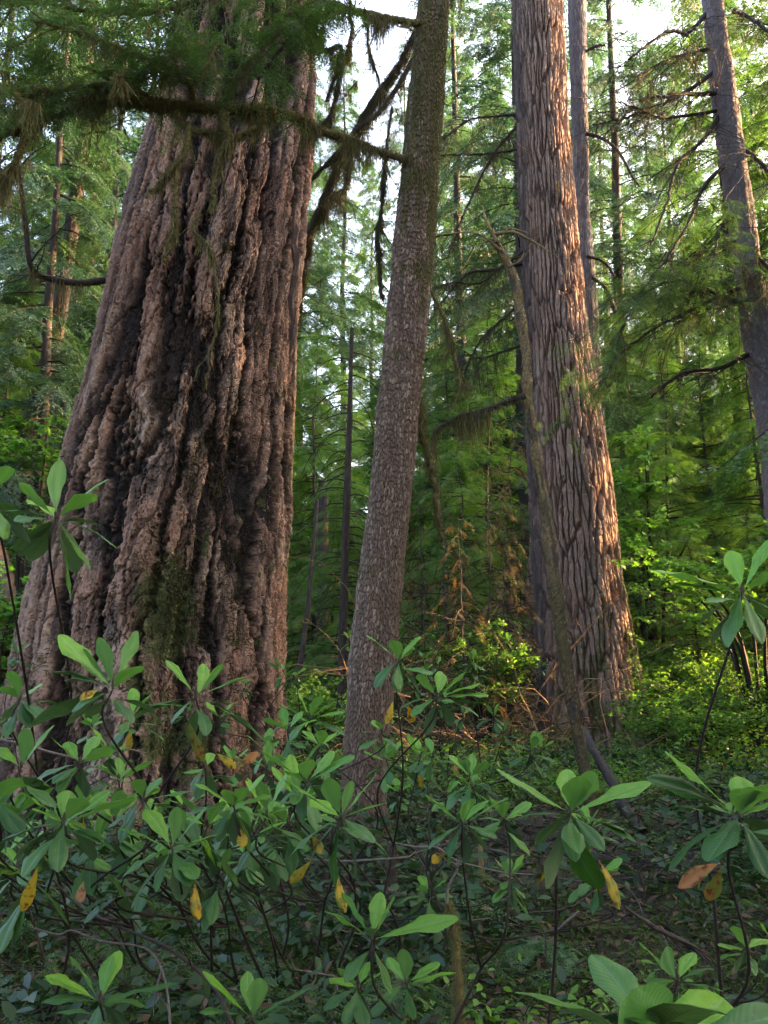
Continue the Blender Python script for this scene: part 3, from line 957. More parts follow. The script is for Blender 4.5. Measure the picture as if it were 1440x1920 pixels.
# centre background trunks
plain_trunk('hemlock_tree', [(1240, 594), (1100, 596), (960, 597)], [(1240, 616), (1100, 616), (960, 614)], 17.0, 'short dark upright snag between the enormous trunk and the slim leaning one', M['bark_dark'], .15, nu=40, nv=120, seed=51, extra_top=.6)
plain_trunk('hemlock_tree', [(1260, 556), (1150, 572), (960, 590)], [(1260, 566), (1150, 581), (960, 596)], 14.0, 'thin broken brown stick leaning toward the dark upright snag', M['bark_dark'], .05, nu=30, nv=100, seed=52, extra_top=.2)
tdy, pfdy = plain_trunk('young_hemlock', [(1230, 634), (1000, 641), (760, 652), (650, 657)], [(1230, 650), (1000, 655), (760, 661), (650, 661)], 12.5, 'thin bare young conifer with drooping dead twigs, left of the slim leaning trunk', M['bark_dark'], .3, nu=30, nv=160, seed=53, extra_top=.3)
mb = MB()
for py in np.linspace(660, 1130, 34):
    xm = np.interp(py, [650, 1230], [659, 642]); s = random.choice((-1, 1))
    a = PY(xm, py, 12.5); L = random.uniform(.4, 1.3)
    p = [a]; dv = unit(np.array([s, random.uniform(-.8, .8), .25]))
    for j in range(7):
        dv = unit(dv + np.array([0, 0, -.22]) + .08 * RNG.normal(size=3)); p.append(p[-1] + dv * L / 7)
    mb.tube(np.array(p), np.linspace(.012, .003, 8), 4, tint=random.random(), cap=False); twigs_on(mb, np.array(p), 3, .35, .004, sub=1)
mb.build('dead_branches', M['twig'], tdy)

# --- thin crooked stem in front of the fir
t10 = thing('bare_tree', 'thin crooked mossy golden brown stem leaning in front of the tall ridged fir', 'tree stem', PY(1112, 1560, 6.4))
path = [(1118, 1590), (1108, 1500), (1088, 1400), (1068, 1280), (1048, 1150), (1034, 1040), (1018, 930), (1002, 830), (990, 740), (986, 660), (975, 590), (966, 530), (950, 490), (934, 462), (922, 430)]
rad = [19, 16, 14, 14, 16, 15, 13, 12, 11, 11, 13, 12, 10, 9, 5]
P = spline([PY(x, y, 6.6 - .0 * y) for x, y in path], 420)
Rr = np.interp(np.linspace(0, 1, 420), np.linspace(0, 1, len(rad)), rad) / F * 6.5 * .82
mb = MB(); mb.tube(P, Rr * (1 + .16 * np.sin(np.arange(420) * .21)*np.sin(np.arange(420)*.057)), 28, tint=.1, wob=.09)
a = mb.a[0]; zz = mb.v[0][:, 2]; a[:, 0] = RNG.random(len(a)); a[:, 1] = .3 * ss(.3, .7, vnoise(zz * 3, zz * 0, 3)) * ss(4.2, 3.0, zz) + .12; a[:, 2] = np.clip(RNG.random(len(a)) * .5 + .5 * ss(3.2, 1.2, zz), 0, 1)
nzz = fbm(zz * 7 + 3, np.tile(np.arange(28), len(zz) // 28) * .35, 9, 4); a[:, 3] = ss(.52, .64, nzz) * .7
mb.v[0][:, 0] += (nzz - .5) * .014; mb.v[0][:, 1] += (nzz - .5) * .012
mb.build('trunk', M['moss_bark'], t10, smooth=False)
mb = MB(); moss_on(mb, P[5:330], Rr[5:330], 1800, .012, .03, .1); mb.build('moss', M['moss'], t10)
mb = MB()
for pts, r in [([(930, 455), (925, 440), (912, 415), (905, 385)], .02), ([(925, 440), (960, 435), (985, 445), (1015, 462), (1045, 482)], .016),
               ([(940, 470), (900, 440), (860, 436), (825, 440)], .012), ([(935, 460), (950, 430), (975, 432), (1000, 440)], .01), ([(930, 450), (915, 450), (890, 470), (870, 500)], .01), ([(955, 500), (975, 488), (985, 470)], .01)]:
    p = spline([PY(x, y, 6.55) for x, y in pts], 12); mb.tube(p, np.linspace(r, r * .25, 12), 6, tint=.0); twigs_on(mb, p, 3, .2, .004)
mb.build('broken_top', M['moss_bark'], t10)
mb = MB()
for pts, r in [([(985, 742), (960, 750), (930, 762), (898, 772), (870, 778), (845, 790), (818, 806), (812, 830)], .026)]:
    P = spline([PY(x, y, 6.5) for x, y in pts], 24); mb.tube(P, np.linspace(r, r * .4, 24), 8, tint=.4, wob=.2)
    twigs_on(mb, P, 12, .28, .005)
    mm = MB(); moss_on(mm, P, np.linspace(r, r * .4, 24), 2600, .022, .17, .6); mm.build('branch_moss', M['moss'], t10)
mb.build('branch', M['twig'], t10)

# ================================================================== limbs of the slim hemlock
def limb(parent, px, radii, mossy, name='branch', mat='twig', Ys=None, Y=5.3, tw=10, twl=.4, hang=.12, fuzz=.02, dens=1800, fol=None, mossmat='moss', hang_n=.5, n=None):
    if Ys is None: Ys = [Y] * len(px)
    n = n or 10 * len(px)
    if mossy and mossmat == 'moss': mat = 'mossy_limb'
    P = spline([PY(x, y, yy) for (x, y), yy in zip(px, Ys)], n)
    P = P + .008 * RNG.normal(size=P.shape) * np.linspace(0, 1, n)[:, None]
    Rr = np.interp(np.linspace(0, 1, n), np.linspace(0, 1, len(radii)), radii)
    b = MB(); b.tube(P, Rr * (.78 if mossy else 1), 8, tint=.3, wob=.18); tws = twigs_on(b, P, tw, twl, .006)
    bo = b.build(name, M[mat], parent)
    if mossy:
        m = MB(); moss_on(m, P, Rr, dens, fuzz, hang, hang_n)
        for q in tws:
            if random.random() < .5: moss_on(m, q, .004, dens * .3, fuzz * .6, hang * .8, .5)
        m.build('moss', M[mossmat], bo)
    if fol:
        f = MB()
        for q in tws + [P]:
            foliage_on(f, q, fol[0], fol[1], fol[2], droop=.4)
        f.build('foliage', M[fol[3]], bo)
    return P, tws, bo


# long mossy limb crossing in front of the enormous trunk to the left edge
ml, tws, _ = limb(t2, [(765, 300), (720, 288), (660, 262), (600, 245), (560, 222), (500, 208), (430, 205), (350, 200), (290, 196), (220, 190), (160, 200), (100, 215), (50, 238), (0, 255), (-60, 300)],
                  [.036, .030, .028, .034, .042, .046, .050, .052, .048, .040, .034, .030, .026, .022, .016], True,
                  Ys=[5.75, 5.6, 5.5, 5.4, 5.3, 5.2, 5.1, 5.1, 5.05, 5.0, 5.0, 4.95, 4.9, 4.85, 4.8], tw=16, twl=.45, hang=.13, fuzz=.026, dens=4200, hang_n=.45)
limb(t2, [(330, 210), (350, 240), (400, 252), (430, 262), (470, 245), (500, 222)], [.026, .028, .03, .03, .026, .02], True, Y=5.05, tw=3, twl=.2, dens=2600, hang=.06)
limb(t2, [(420, 210), (422, 240), (430, 262), (408, 300), (402, 340), (400, 385)], [.04, .036, .032, .022, .018, .012], True, Y=5.0, tw=3, twl=.25, dens=2600, hang=.06)
limb(t2, [(355, 242), (345, 290), (310, 330), (275, 370)], [.026, .024, .022, .012], True, Y=4.98, tw=4, twl=.25, dens=2600, hang=.05)
limb(t2, [(330, 320), (328, 380), (325, 430), (310, 490)], [.016, .015, .014, .008], True, Y=4.98, tw=3, twl=.25, dens=2200, hang=.05)
limb(t2, [(375, 400), (362, 430), (395, 470), (410, 560), (400, 640), (385, 720)], [.014, .012, .009, .006, .005, .003], True, Y=5.0, tw=5, twl=.25, dens=900, hang=.06)
limb(t2, [(365, 195), (350, 150), (300, 120), (240, 95), (150, 60), (60, 40)], [.03, .026, .02, .016, .012, .008], True, Ys=[5.1, 5.0, 4.9, 4.8, 4.7, 4.6], tw=14, twl=.5, dens=1500, hang=.14,
     fol=(SPR_TL, 5, .26, 'needle_near'))
limb(t2, [(420, 200), (440, 150), (470, 110), (520, 60), (560, -20)], [.022, .02, .016, .012, .008], True, Ys=[5.1, 5.0, 4.9, 4.85, 4.8], tw=14, twl=.45, dens=900, hang=.08,
     fol=(SPR_TL, 5, .23, 'needle_near'))
limb(t2, [(600, -120), (500, -60), (400, -10), (300, 20), (180, 20), (40, 0), (-60, 20)], [.03, .028, .024, .02, .018, .014, .01], True, Ys=[5.4, 5.2, 5, 4.9, 4.8, 4.8, 4.8], tw=34, twl=.62, dens=600, hang=.1,
     fol=(SPR_TL, 4, .28, 'needle_near'))
limb(t2, [(640, -60), (600, 10), (560, 60), (520, 100), (480, 150)], [.03, .024, .018, .012, .008], False, Ys=[5.4, 5.2, 5.1, 5.0, 5.0], tw=16, twl=.4,
     fol=(SPR_TL, 3, .24, 'needle_near'))
limb(t2, [(300, 196), (230, 160), (160, 165), (80, 172), (0, 170), (-50, 180)], [.028, .024, .024, .02, .018, .012], True, Ys=[5.05, 5.0, 4.9, 4.8, 4.7, 4.6], tw=16, twl=.5, dens=2600, hang=.17,
     fol=(SPR_TL, 3, .24, 'needle_near'))
limb(t2, [(50, 240), (35, 290), (5, 330), (-40, 380)], [.022, .02, .016, .01], True, Ys=[4.9, 4.85, 4.8, 4.8], tw=6, twl=.3, dens=2400, hang=.17)
# upper mossy limb
limb(t2, [(790, 45), (740, 38), (700, 28), (660, 18), (610, 0), (560, -30)], [.036, .034, .03, .026, .024, .02], True, Ys=[5.75, 5.6, 5.5, 5.4, 5.3, 5.2], tw=8, twl=.35, dens=2800, hang=.16)
# dark drooping limbs between the two trunks
tv = thing('leaning_maple', 'dark crooked mossy limbs slanting across the bright gap between the two nearest trunks', 'tree', PY(560, 1500, 8.6))
DK = dict(mat='twig', mossmat='moss_dark')
limb(tv, [(510, 1500), (500, 1200), (512, 900), (540, 680), (558, 560), (582, 440), (640, 300), (700, 190), (745, 130), (790, 40), (830, -60)], [.06, .05, .045, .05, .055, .05, .042, .044, .05, .05, .05], True, Y=8.6, name='trunk', tw=10, twl=.5, dens=2200, hang=.24, fuzz=.035, hang_n=.6, **DK)
limb(tv, [(575, 450), (610, 380), (650, 350), (660, 260), (720, 200), (770, 120), (795, 30)], [.03, .035, .035, .03, .035, .035, .035], True, Y=8.3, tw=8, twl=.5, dens=1500, hang=.22, fuzz=.035, **DK)
limb(tv, [(580, 340), (620, 300), (648, 270), (680, 235)], [.025, .03, .03, .02], True, Y=8.5, tw=4, dens=1800, hang=.2, **DK)
limb(tv, [(600, 240), (622, 210), (640, 130), (660, 60), (650, -40)], [.02, .024, .026, .026, .03], True, Y=8.8, tw=8, dens=1800, hang=.22, fuzz=.035, **DK)
limb(tv, [(690, 30), (690, 80), (700, 120), (712, 148)], [.014, .014, .014, .008], True, Y=8.2, tw=2, twl=.2, dens=1800, hang=.12, **DK)
limb(tv, [(612, 190), (640, 90), (600, 90), (620, 0)], [.02, .02, .02, .02], True, Y=8.8, tw=6, dens=1800, hang=.24, fuzz=.035, **DK)
# hanging dark stub left of slim trunk
limb(t2, [(735, 200), (722, 300), (715, 400), (708, 440), (712, 500), (716, 560)], [.012, .014, .014, .02, .02, .008], True, Y=6.6, tw=7, twl=.3, dens=1800, hang=.16, **DK)
# hanging limb right of the slim trunk
limb(t2, [(805, 540), (825, 580), (845, 630), (858, 690), (880, 730)], [.016, .016, .018, .016, .008], True, Y=6.3, tw=10, twl=.35, dens=1200, hang=.12)
limb(t2, [(772, 640), (785, 740), (792, 810), (806, 860), (815, 910), (822, 970), (832, 1025)], [.02, .03, .034, .034, .030, .028, .01], True, Y=5.95, tw=3, twl=.2, dens=2600, hang=.06)

# ================================================================== limbs behind/around the fir (to its left)
FB = dict(mat='twig', mossmat='moss_dark')
for px, r in [([(985, 492), (930, 505), (880, 512), (850, 540), (820, 580)], .05), ([(985, 470), (940, 500), (900, 530), (850, 530), (815, 540)], .04), ([(985, 560), (940, 600), (900, 640), (870, 700)], .035),
              ([(975, 280), (920, 288), (860, 290), (820, 292)], .03), ([(970, 215), (930, 218), (880, 225), (830, 260)], .03), ([(975, 230), (925, 290), (870, 400), (840, 480)], .03), ([(985, 645), (940, 660), (900, 672), (870, 660)], .03)]:
    limb(t3, px, [r, r * .8, r * .6, r * .45, r * .3][:len(px)], True, Y=13.0, tw=12, twl=1.0, dens=280, fuzz=.05, hang=.35, hang_n=.7, **FB)
# right-hand curled limb from thin trunk
limb(t4, [(1100, 480), (1130, 490), (1150, 515), (1155, 545), (1152, 600)], [.04, .035, .03, .03, .02], True, Y=15.8, tw=4, twl=.6, dens=300, fuzz=.05, hang=.3, **FB)
limb(t4, [(1110, 520), (1135, 540), (1150, 575), (1160, 605)], [.04, .045, .06, .03], True, Y=15.6, tw=4, twl=.5, dens=400, fuzz=.07, hang=.5, **FB)
limb(t4, [(1098, 250), (1130, 260), (1160, 285), (1185, 330), (1200, 350)], [.04, .035, .03, .025, .015], False, Y=15.8, tw=12, twl=1.0, **FB)
limb(t4, [(1095, 98), (1115, 88), (1135, 84)], [.04, .04, .02], True, Y=15.9, tw=2, dens=300, **FB)
# far right tree limbs, drooping to the lower left
for i, px in enumerate([[(1340, 90), (1290, 100), (1240, 118), (1190, 150)], [(1345, 130), (1290, 170), (1230, 200), (1170, 222), (1110, 235)], [(1355, 175), (1320, 176), (1260, 178), (1200, 190)],
                        [(1362, 205), (1300, 215), (1240, 220), (1200, 205), (1160, 190)], [(1360, 200), (1320, 260), (1270, 310), (1250, 380), (1220, 460)],
                        [(1370, 300), (1320, 350), (1290, 420), (1240, 500), (1190, 560)], [(1385, 400), (1350, 430), (1335, 500), (1290, 560), (1250, 640)],
                        [(1385, 450), (1340, 470), (1300, 520), (1250, 530), (1200, 560), (1150, 640)], [(1390, 540), (1340, 560), (1280, 590), (1220, 620), (1160, 670), (1130, 720)],
                        [(1395, 570), (1360, 560), (1320, 540), (1300, 545)], [(1375, 20), (1400, 30), (1440, 60), (1480, 110)], [(1395, 280), (1420, 300), (1460, 340)], [(1405, 470), (1430, 490), (1460, 520)],
                        [(1330, 20), (1290, 60), (1250, 60), (1180, 110)], [(1410, 660), (1350, 690), (1280, 700), (1220, 745)]]):
    hasf = i in (5, 7, 8)
    limb(t5, px, [.034, .028, .022, .016, .012, .008][:len(px)], i % 3 == 0, Ys=[11.0, 10.8, 10.5, 10.3, 10.1, 10][:len(px)], tw=34, twl=1.25, dens=260, fuzz=.03, hang=.2,
         fol=(SPR_MID, 4, .34, 'needle') if hasf else None, **FB)
# ================================================================== background forest
protos = {}
def mk(key, name, cat, seed, H, h0, Lmax, nb, ns, sl, spr, needle, bark, R0, **k):
    c, l, wd = hemlock_meshes(seed, H, h0, Lmax, nb, ns, sl, spr, needle, bark, R0, **k)
    protos[key] = make_proto(name, cat, [('trunk', wd, M[bark]), ('crown', c, M[needle]), ('limbs', l, M['twig'])])


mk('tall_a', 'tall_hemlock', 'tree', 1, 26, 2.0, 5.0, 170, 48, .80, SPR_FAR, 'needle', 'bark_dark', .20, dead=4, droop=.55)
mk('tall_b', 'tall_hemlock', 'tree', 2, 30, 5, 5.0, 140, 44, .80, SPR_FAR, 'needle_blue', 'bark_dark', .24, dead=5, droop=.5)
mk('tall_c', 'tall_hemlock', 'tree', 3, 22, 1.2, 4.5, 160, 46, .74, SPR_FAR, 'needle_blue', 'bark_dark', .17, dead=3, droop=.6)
mk('sap_a', 'young_hemlock', 'tree', 4, 8.5, .4, 2.6, 120, 50, .50, SPR_MID, 'needle_sap', 'bark_dark', .07, dead=0)
mk('sap_b', 'young_hemlock', 'tree', 5, 6.0, .3, 2.2, 100, 44, .44, SPR_MID, 'needle_sap', 'bark_dark', .05, dead=0)
mk('sap_dry', 'dry_hemlock', 'tree', 6, 5.0, .3, 2.1, 44, 16, .30, SPR_MID, 'needle_brown', 'bark_dark', .04, dead=10, droop=.8)

BACK = [  # proto, px, Y, scale
    ('tall_b', 985, 23, 1.0), ('tall_b', 525, 27, 1.0),  ('tall_c', 70, 14, .75), ('tall_c', 190, 17.5, .8), 
    ('tall_b', 870, 27, 1.0), ('tall_a', 420, 30, 1.0), ('tall_b', 1190, 25, 1.0), ('tall_c', 1290, 31, 1.1),
    ('tall_a', 1400, 24, 1.0), ('tall_a', 250, 21, .9), ('tall_c', 120, 27, 1.1), ('tall_a', -60, 19, .95), ('tall_b', 50, 33, 1.0),
    ('tall_c', 940, 34, 1.1), ('tall_a', 1080, 36, 1.0), ('tall_c', 560, 46, 1.1), ('tall_c', 820, 48, 1.0), ('tall_b', 1340, 42, 1.1),
    ('tall_a', 640, 56, 1.1), ('tall_b', 760, 62, 1.0), ('tall_a', 960, 58, 1.1), ('tall_c', 1150, 52, 1.2), ('tall_a', 1470, 36, 1.1),
    ('tall_b', 180, 44, 1.1), ('tall_a', 330, 54, 1.0), ('tall_c', 20, 50, 1.2), ('tall_a', 1560, 22, 1.0), ('tall_c', -160, 30, 1.1),
    ('tall_c', 1250, 62, 1.2), ('tall_a', 480, 64, 1.1), ('tall_b', 1420, 60, 1.1), ('tall_a', 100, 64, 1.1), ('tall_a', 870, 70, 1.2), ('tall_c', 700, 72, 1.2), ('tall_c', 1060, 70, 1.2)]
SAPS = [
    ('sap_a', 590, 19, 1.0), ('sap_a', 700, 24, 1.1), ('sap_b', 640, 15.5, .9), ('sap_a', 830, 22, 1.1), ('sap_a', 905, 18, 1.0),
    ('sap_b', 870, 15, .85), ('sap_a', 960, 25, 1.2), ('sap_a', 1180, 21, 1.0), ('sap_a', 1250, 18, .95), ('sap_a', 1330, 23, 1.15),
    ('sap_a', 1430, 17, 1.0), ('sap_a', 1390, 27, 1.2), ('sap_b', 1290, 13.5, .55), ('sap_b', 1180, 16, .8), ('sap_b', 1400, 14, .6),
    ('sap_a', 90, 18, 1.0), ('sap_a', -30, 14, .9), ('sap_b', 140, 23, 1.1), ('sap_a', 20, 26, 1.2), ('sap_a', 540, 28, 1.2), ('sap_a', 780, 31, 1.3), ('sap_a', 1100, 29, 1.3),
    ('sap_a', 1210, 33, 1.4), ('sap_a', 1480, 31, 1.4), ('sap_a', 640, 36, 1.5), ('sap_a', 880, 38, 1.5), ('sap_a', 1000, 33, 1.4), ('sap_a', 60, 36, 1.5)]
DRY = [('sap_dry', 865, 11.4, .62), ('sap_dry', 940, 12.0, .68), ('sap_dry', 800, 12.2, .55), ('sap_dry', 950, 17.5, 1.2), ('sap_dry', 735, 16, .9), ('sap_dry', 840, 12.8, .8), ('sap_dry', 910, 14.2, .9), ('sap_dry', 790, 17, .9), ('sap_dry', 965, 16, .8), ('sap_dry', 1260, 15.5, .5)]


def where(px, Y):
    side = ('behind the enormous trunk' if 330 < px < 530 else 'left of the enormous trunk' if px <= 330 else
            'between the enormous trunk and the slim leaning one' if px < 720 else 'between the slim leaning trunk and the ridged fir' if px < 1000 else
            'behind the ridged fir' if px < 1180 else 'right of the ridged fir')
    return side


for lst, gname, desc in ((BACK, 'tall hemlocks in the forest behind', 'tall green conifer'), (SAPS, 'young hemlocks in the understorey', 'bushy young green conifer'), (DRY, 'half dead hemlocks between the trunks', 'brown twiggy young conifer')):
    for k, px, Y, sc in lst:
        if Y > 44: sc *= 1.35
        p = PY(px, 960, Y)
        dist = 'mid distance' if Y < 24 else 'farther back' if Y < 45 else 'far in the distance'
        lab = f"{desc} {where(px, Y)}, {dist}"
        instance(protos[k], p[0], Y, random.uniform(0, 6.28), sc, lab, gname)

# unseen conifers added right and behind to shade the floor from low sun
shade = [(9, 8), (11, 3), (12.5, 13), (14, 8), (15, 18), (17, 2), (17, 12), (20, 7), (20, 17), (23, 12), (25, 4), (25, 22), (29, 10), (29, 18), (13, -3), (-9, -3), (2, -8), (33, 14), (22, 27), (28, 28), (36, 22), (18, 22), (32, 6), (11, 18.5), (40, 17), (41, 10), (38, 28),(45,22), (9.5, -6), (-4, -9), (8, 11.5), (10, 15), (12, 10.5), (13, 16.5), (16, 9.5), (16, 15), (19, 14), (9.5, 5.5), (22, 10), (26, 15), (6.5, 5.5), (14,5)]
for i, (x, y) in enumerate(shade):
    if x > 0 and abs(x / max(y, .1)) < .5: continue
    if abs(y - (16.6 + .27 * (x - 2))) < 1.2 or abs(y - (12.6 + .27 * (x - 3.2))) < .5 or abs(y - (10.6 + .27 * (x - 1.5))) < 2.45: continue      # gaps that let a little low sun through
    instance(protos[('tall_a', 'tall_c')[i % 2]], x, y, random.uniform(0, 6.28), random.uniform(.8, 1.0), 'tall green conifer added out of view to block the low sun', 'unseen conifers added as sun blockers')

# ================================================================== broadleaf shrubs
def shrub(name, label, cat, px, Y, W, H, nstem, leafT, nleaf, ls, matl, z0=0.0, layered=True, group=None, tint=(0, 1), matw='twig', lift=0.0, py=960):
    c = PY(px, py, Y); g = G(c[0], Y)
    t = thing(name, label, cat, (c[0], Y, g), group)
    wd = MB(); lf = MB()
    for s in range(nstem):
        az = random.uniform(0, 6.28); hh = H * random.uniform(.55, 1); rr = W * random.uniform(.2, 1)
        end = np.array([c[0] + rr * math.cos(az), Y + rr * math.sin(az), g + hh])
        mid = np.array([c[0] + rr * .35 * math.cos(az), Y + rr * .35 * math.sin(az), g + hh * .7])
        P = spline([[c[0] + .1 * math.cos(az), Y + .1 * math.sin(az), g - .1], mid, end, end + (end - mid) * .3], 14)
        wd.tube(P, np.linspace(.012 + .006 * H, .003, 14), 5, tint=random.random(), cap=False)
        tw = twigs_on(wd, P[4:], 6, W * .55, .005, droop=.1, sub=2, sides=3)
        for q in tw + [P[6:]]:
            n = nleaf
            tt = RNG.random(n) * (len(q) - 1.01); i = tt.astype(int); u = (tt - i)[:, None]
            p = q[i] * (1 - u) + q[i + 1] * u + RNG.normal(size=(n, 3)) * np.array([.5, .5, .12 if layered else .4]) * ls
            d = unit(RNG.normal(size=(n, 3)) * np.array([1, 1, .35]) + np.array([0, 0, -.15]))
            up = np.array([0, 0, 1.0]) + (.35 if layered else .8) * RNG.normal(size=(n, 3))
            lf.bake(leafT, p, d, up, ls * (.6 + .7 * RNG.random(n)), np.clip(tint[0] + (tint[1] - tint[0]) * RNG.random(n), 0, 1))
    wd.build('stems', M[matw], t); lf.build('leaves', M[matl], t)
    return t


shrub('vine_maple', 'bright green broad leaved maple sapling glowing right of the ridged fir', 'shrub', 1215, 16, 1.1, 5.2, 7, MAPLE, 16, .13, 'maple', tint=(.4, 1))
shrub('vine_maple', 'spreading maple with flat leaf layers reaching the right edge above the large leaves', 'shrub', 1400, 11.5, 1.7, 3.0, 10, MAPLE, 18, .10, 'maple', tint=(0, .7))
shrub('vine_maple', 'dim green maple sapling at the left edge behind the enormous trunk', 'shrub', 70, 13, 1.3, 4.6, 8, MAPLE, 16, .12, 'maple', tint=(0, .6))
shrub('vine_maple', 'bright leaf shrub low at the left edge behind the enormous trunk base', 'shrub', 10, 11, 1.0, 2.0, 7, MAPLE, 18, .11, 'maple', tint=(.4, 1))
shrub('vine_maple', 'green leafy sapling in the gap left of the slim leaning trunk', 'shrub', 610, 23, 2.0, 6.5, 8, MAPLE, 16, .16, 'maple', tint=(.1, .8))
shrub('vine_maple', 'green leafy sapling in the gap right of the slim leaning trunk', 'shrub', 840, 24, 2.2, 6.0, 8, MAPLE, 16, .16, 'maple', tint=(.0, .7))
for px, Y, W, H, lab in [(1330, 14, 1.6, 1.0, 'low small leaved bush right of the ridged fir base'), (1430, 12.5, 1.5, 1.0, 'low small leaved bush at the right edge above the large leaves'), (1250, 17, 1.8, 1.3, 'pale green low bush behind the right side of the ridged fir base'),
                         (1400, 18, 2.0, 1.5, 'yellowish small leaved bush farther back at the right edge'), (900, 12, .8, 1.3, 'small leafy bush left of the ridged fir base'), (600, 10, .8, .9, 'leafy low bush between the enormous trunk and the slim one'),
                         (1330, 10.5, 1.2, .55, 'creeping leafy patch of huckleberry in the open right floor'), (1375, 10.8, 1.4, .75, 'leafy mound in the open floor just beyond the right edge shrub'), (1290, 12.5, 1.2, .9, 'leafy bush on the rising floor right of the ridged fir'), (1205, 15.5, 1.3, 1.2, 'tall leafy bush close behind the right root of the ridged fir'),
                         (800, 15, 1.1, 1.5, 'leafy bush in the sun flecked gap behind the slim trunk'), (1265, 12.2, .6, .45, 'little bush right of the foot of the ridged fir')]:
    shrub('huckleberry_bush', lab, 'shrub', px, Y, W, H, 14, SMALL, 16, .055, 'huckle', layered=False, tint=(0, 1), group='small leaved bushes on the forest floor')
# dead twiggy brush, tan
def brush(label, px, Y, W, H, n, mat, z=0, foliage=False):
    c = PY(px, 960, Y); g = G(c[0], Y); t = thing('dry_brush', label, 'dead branches', (c[0], Y, g), 'dry brush between the trunks'); mb = MB()
    for s in range(n):
        az = random.uniform(0, 6.28); p = [np.array([c[0] + W * .4 * math.cos(az), Y + W * .4 * math.sin(az), g - .05])]
        dv = unit(np.array([math.cos(az + random.uniform(-1, 1)) * .7, math.sin(az) * .7, random.uniform(.3, 1.2)])); L = H * random.uniform(.6, 1.4)
        for j in range(8):
            dv = unit(dv + .25 * RNG.normal(size=3) + np.array([0, 0, -.08])); p.append(p[-1] + dv * L / 8)
        p = np.array(p); mb.tube(p, np.linspace(.012, .003, 9), 5, tint=random.random(), cap=False); twigs_on(mb, p, 6, .5, .005, spread=1.1, droop=.1, sub=2)
    mb.build('twigs', M[mat], t)


brush('tangle of sunlit tan twigs left of the ridged fir base', 955, 11.3, 1.0, 2.2, 16, 'twig_tan')
brush('tan dead twigs rising right behind the slim trunk', 810, 11.6, .9, 2.4, 14, 'twig_tan')
brush('high sunlit tan twig tangle in the gap behind the crooked stem', 900, 11.9, 1.0, 3.0, 14, 'twig_tan')
brush('pale bare twigs on the floor right of the ridged fir', 1300, 14.5, .8, 1.2, 8, 'twig_tan')
brush('golden tangle of bare twigs deep between slim trunk and ridged fir', 880, 16.2, 1.6, 3.0, 16, 'twig_tan')
brush('tan bare twigs close behind the crooked stem', 930, 14.5, 1.0, 3.2, 14, 'twig_tan')
brush('dark dead branch tangle low between the slim trunk and the ridged fir', 880, 10.5, 1.2, 1.2, 12, 'twig')
brush('dark bare twigs behind the foot of the slim trunk', 620, 9, .6, 1.0, 8, 'twig')

# ================================================================== forest floor cover
def scatter(n, y0, y1, half=.52, pw=1.0, dens=None, xr=None):
    y = y0 + (y1 - y0) * RNG.random(n) ** pw
    x = (RNG.random(n) * 2 - 1) * (half * y + .6)
    if xr is not None:
        x = np.where((x / y > xr[0]) & (x / y < xr[1]), x, np.nan)
    k = ~np.isnan(x)
    if dens is not None:
        with np.errstate(invalid='ignore'):
            k &= dens(np.nan_to_num(x), y) > RNG.random(n)
    x, y = x[k], y[k]
    dx = x - float(xb[0]); kk = (dx ** 2 + (y - Y1) ** 2) > 1.25 ** 2
    kk &= ((x - 3.15) / 1.35) ** 2 + ((y - 13) / 1.9) ** 2 > 1
    x, y = x[kk], y[kk]
    return x, y


def cover(name, leafT, n, y0, y1, ls, hmax, mat, dens=None, clus=0.14, ncl=7, pw=1.4, tint=(0, 1), xr=None, flat=.5):
    x, y = scatter(n, y0, y1, pw=pw, dens=dens, xr=xr)
    hh = hmax * RNG.random(len(x)) ** 1.3
    c = np.stack([x, y, gz(x, y) + hh], 1)
    c = np.repeat(c, ncl, 0); n2 = len(c)
    tn = np.repeat(RNG.random(len(x)), ncl)
    p = c + RNG.normal(size=(n2, 3)) * np.array([clus, clus, clus * .45])
    p[:, 2] = np.maximum(p[:, 2], gz(p[:, 0], p[:, 1]) + .01)
    d = unit(RNG.normal(size=(n2, 3)) * np.array([1, 1, .4])); up = np.array([0, 0, 1.]) + flat * RNG.normal(size=(n2, 3))
    mb = MB(); mb.bake(leafT, p, d, up, ls * (.5 + .8 * RNG.random(n2)), np.clip(tint[0] + (tint[1] - tint[0]) * (.5 * tn + .5 * RNG.random(n2)), 0, 1))
    tag(mb.build(name, M[mat]), kind='stuff')


patch = lambda s, lo, hi: (lambda x, y: ss(lo, hi, fbm(x * .9 + s, y * .9 + s, int(s), 3)))
cover('salal_undergrowth', SMALL, 4200, 3.0, 13, .075, .28, 'salal', patch(3, .38, .6), clus=.10)
cover('oregon_grape_undergrowth', SMALL_N, 2200, 2.6, 10, .065, .3, 'salal', patch(13, .42, .62), clus=.11)
cover('broadleaf_ground_cover', SMALL, 11000, 7.5, 24, .055, .14, 'huckle', patch(23, .3, .5), clus=.16, xr=(.1, .6), tint=(.1, .9))
cover('floor_greenery', SMALL, 5000, 8, 24, .06, .2, 'huckle', patch(33, .35, .6), clus=.2, tint=(0, .5))
cover('low_green_plants', SMALL, 2200, 3.2, 8, .045, .14, 'huckle', patch(41, .42, .6), clus=.09, xr=(.02, .55), tint=(0, 1))
cover('hemlock_seedlings', SPR_MID[0], 900, 3.2, 14, .20, .2, 'needle', patch(5, .4, .6), clus=.1, ncl=5)
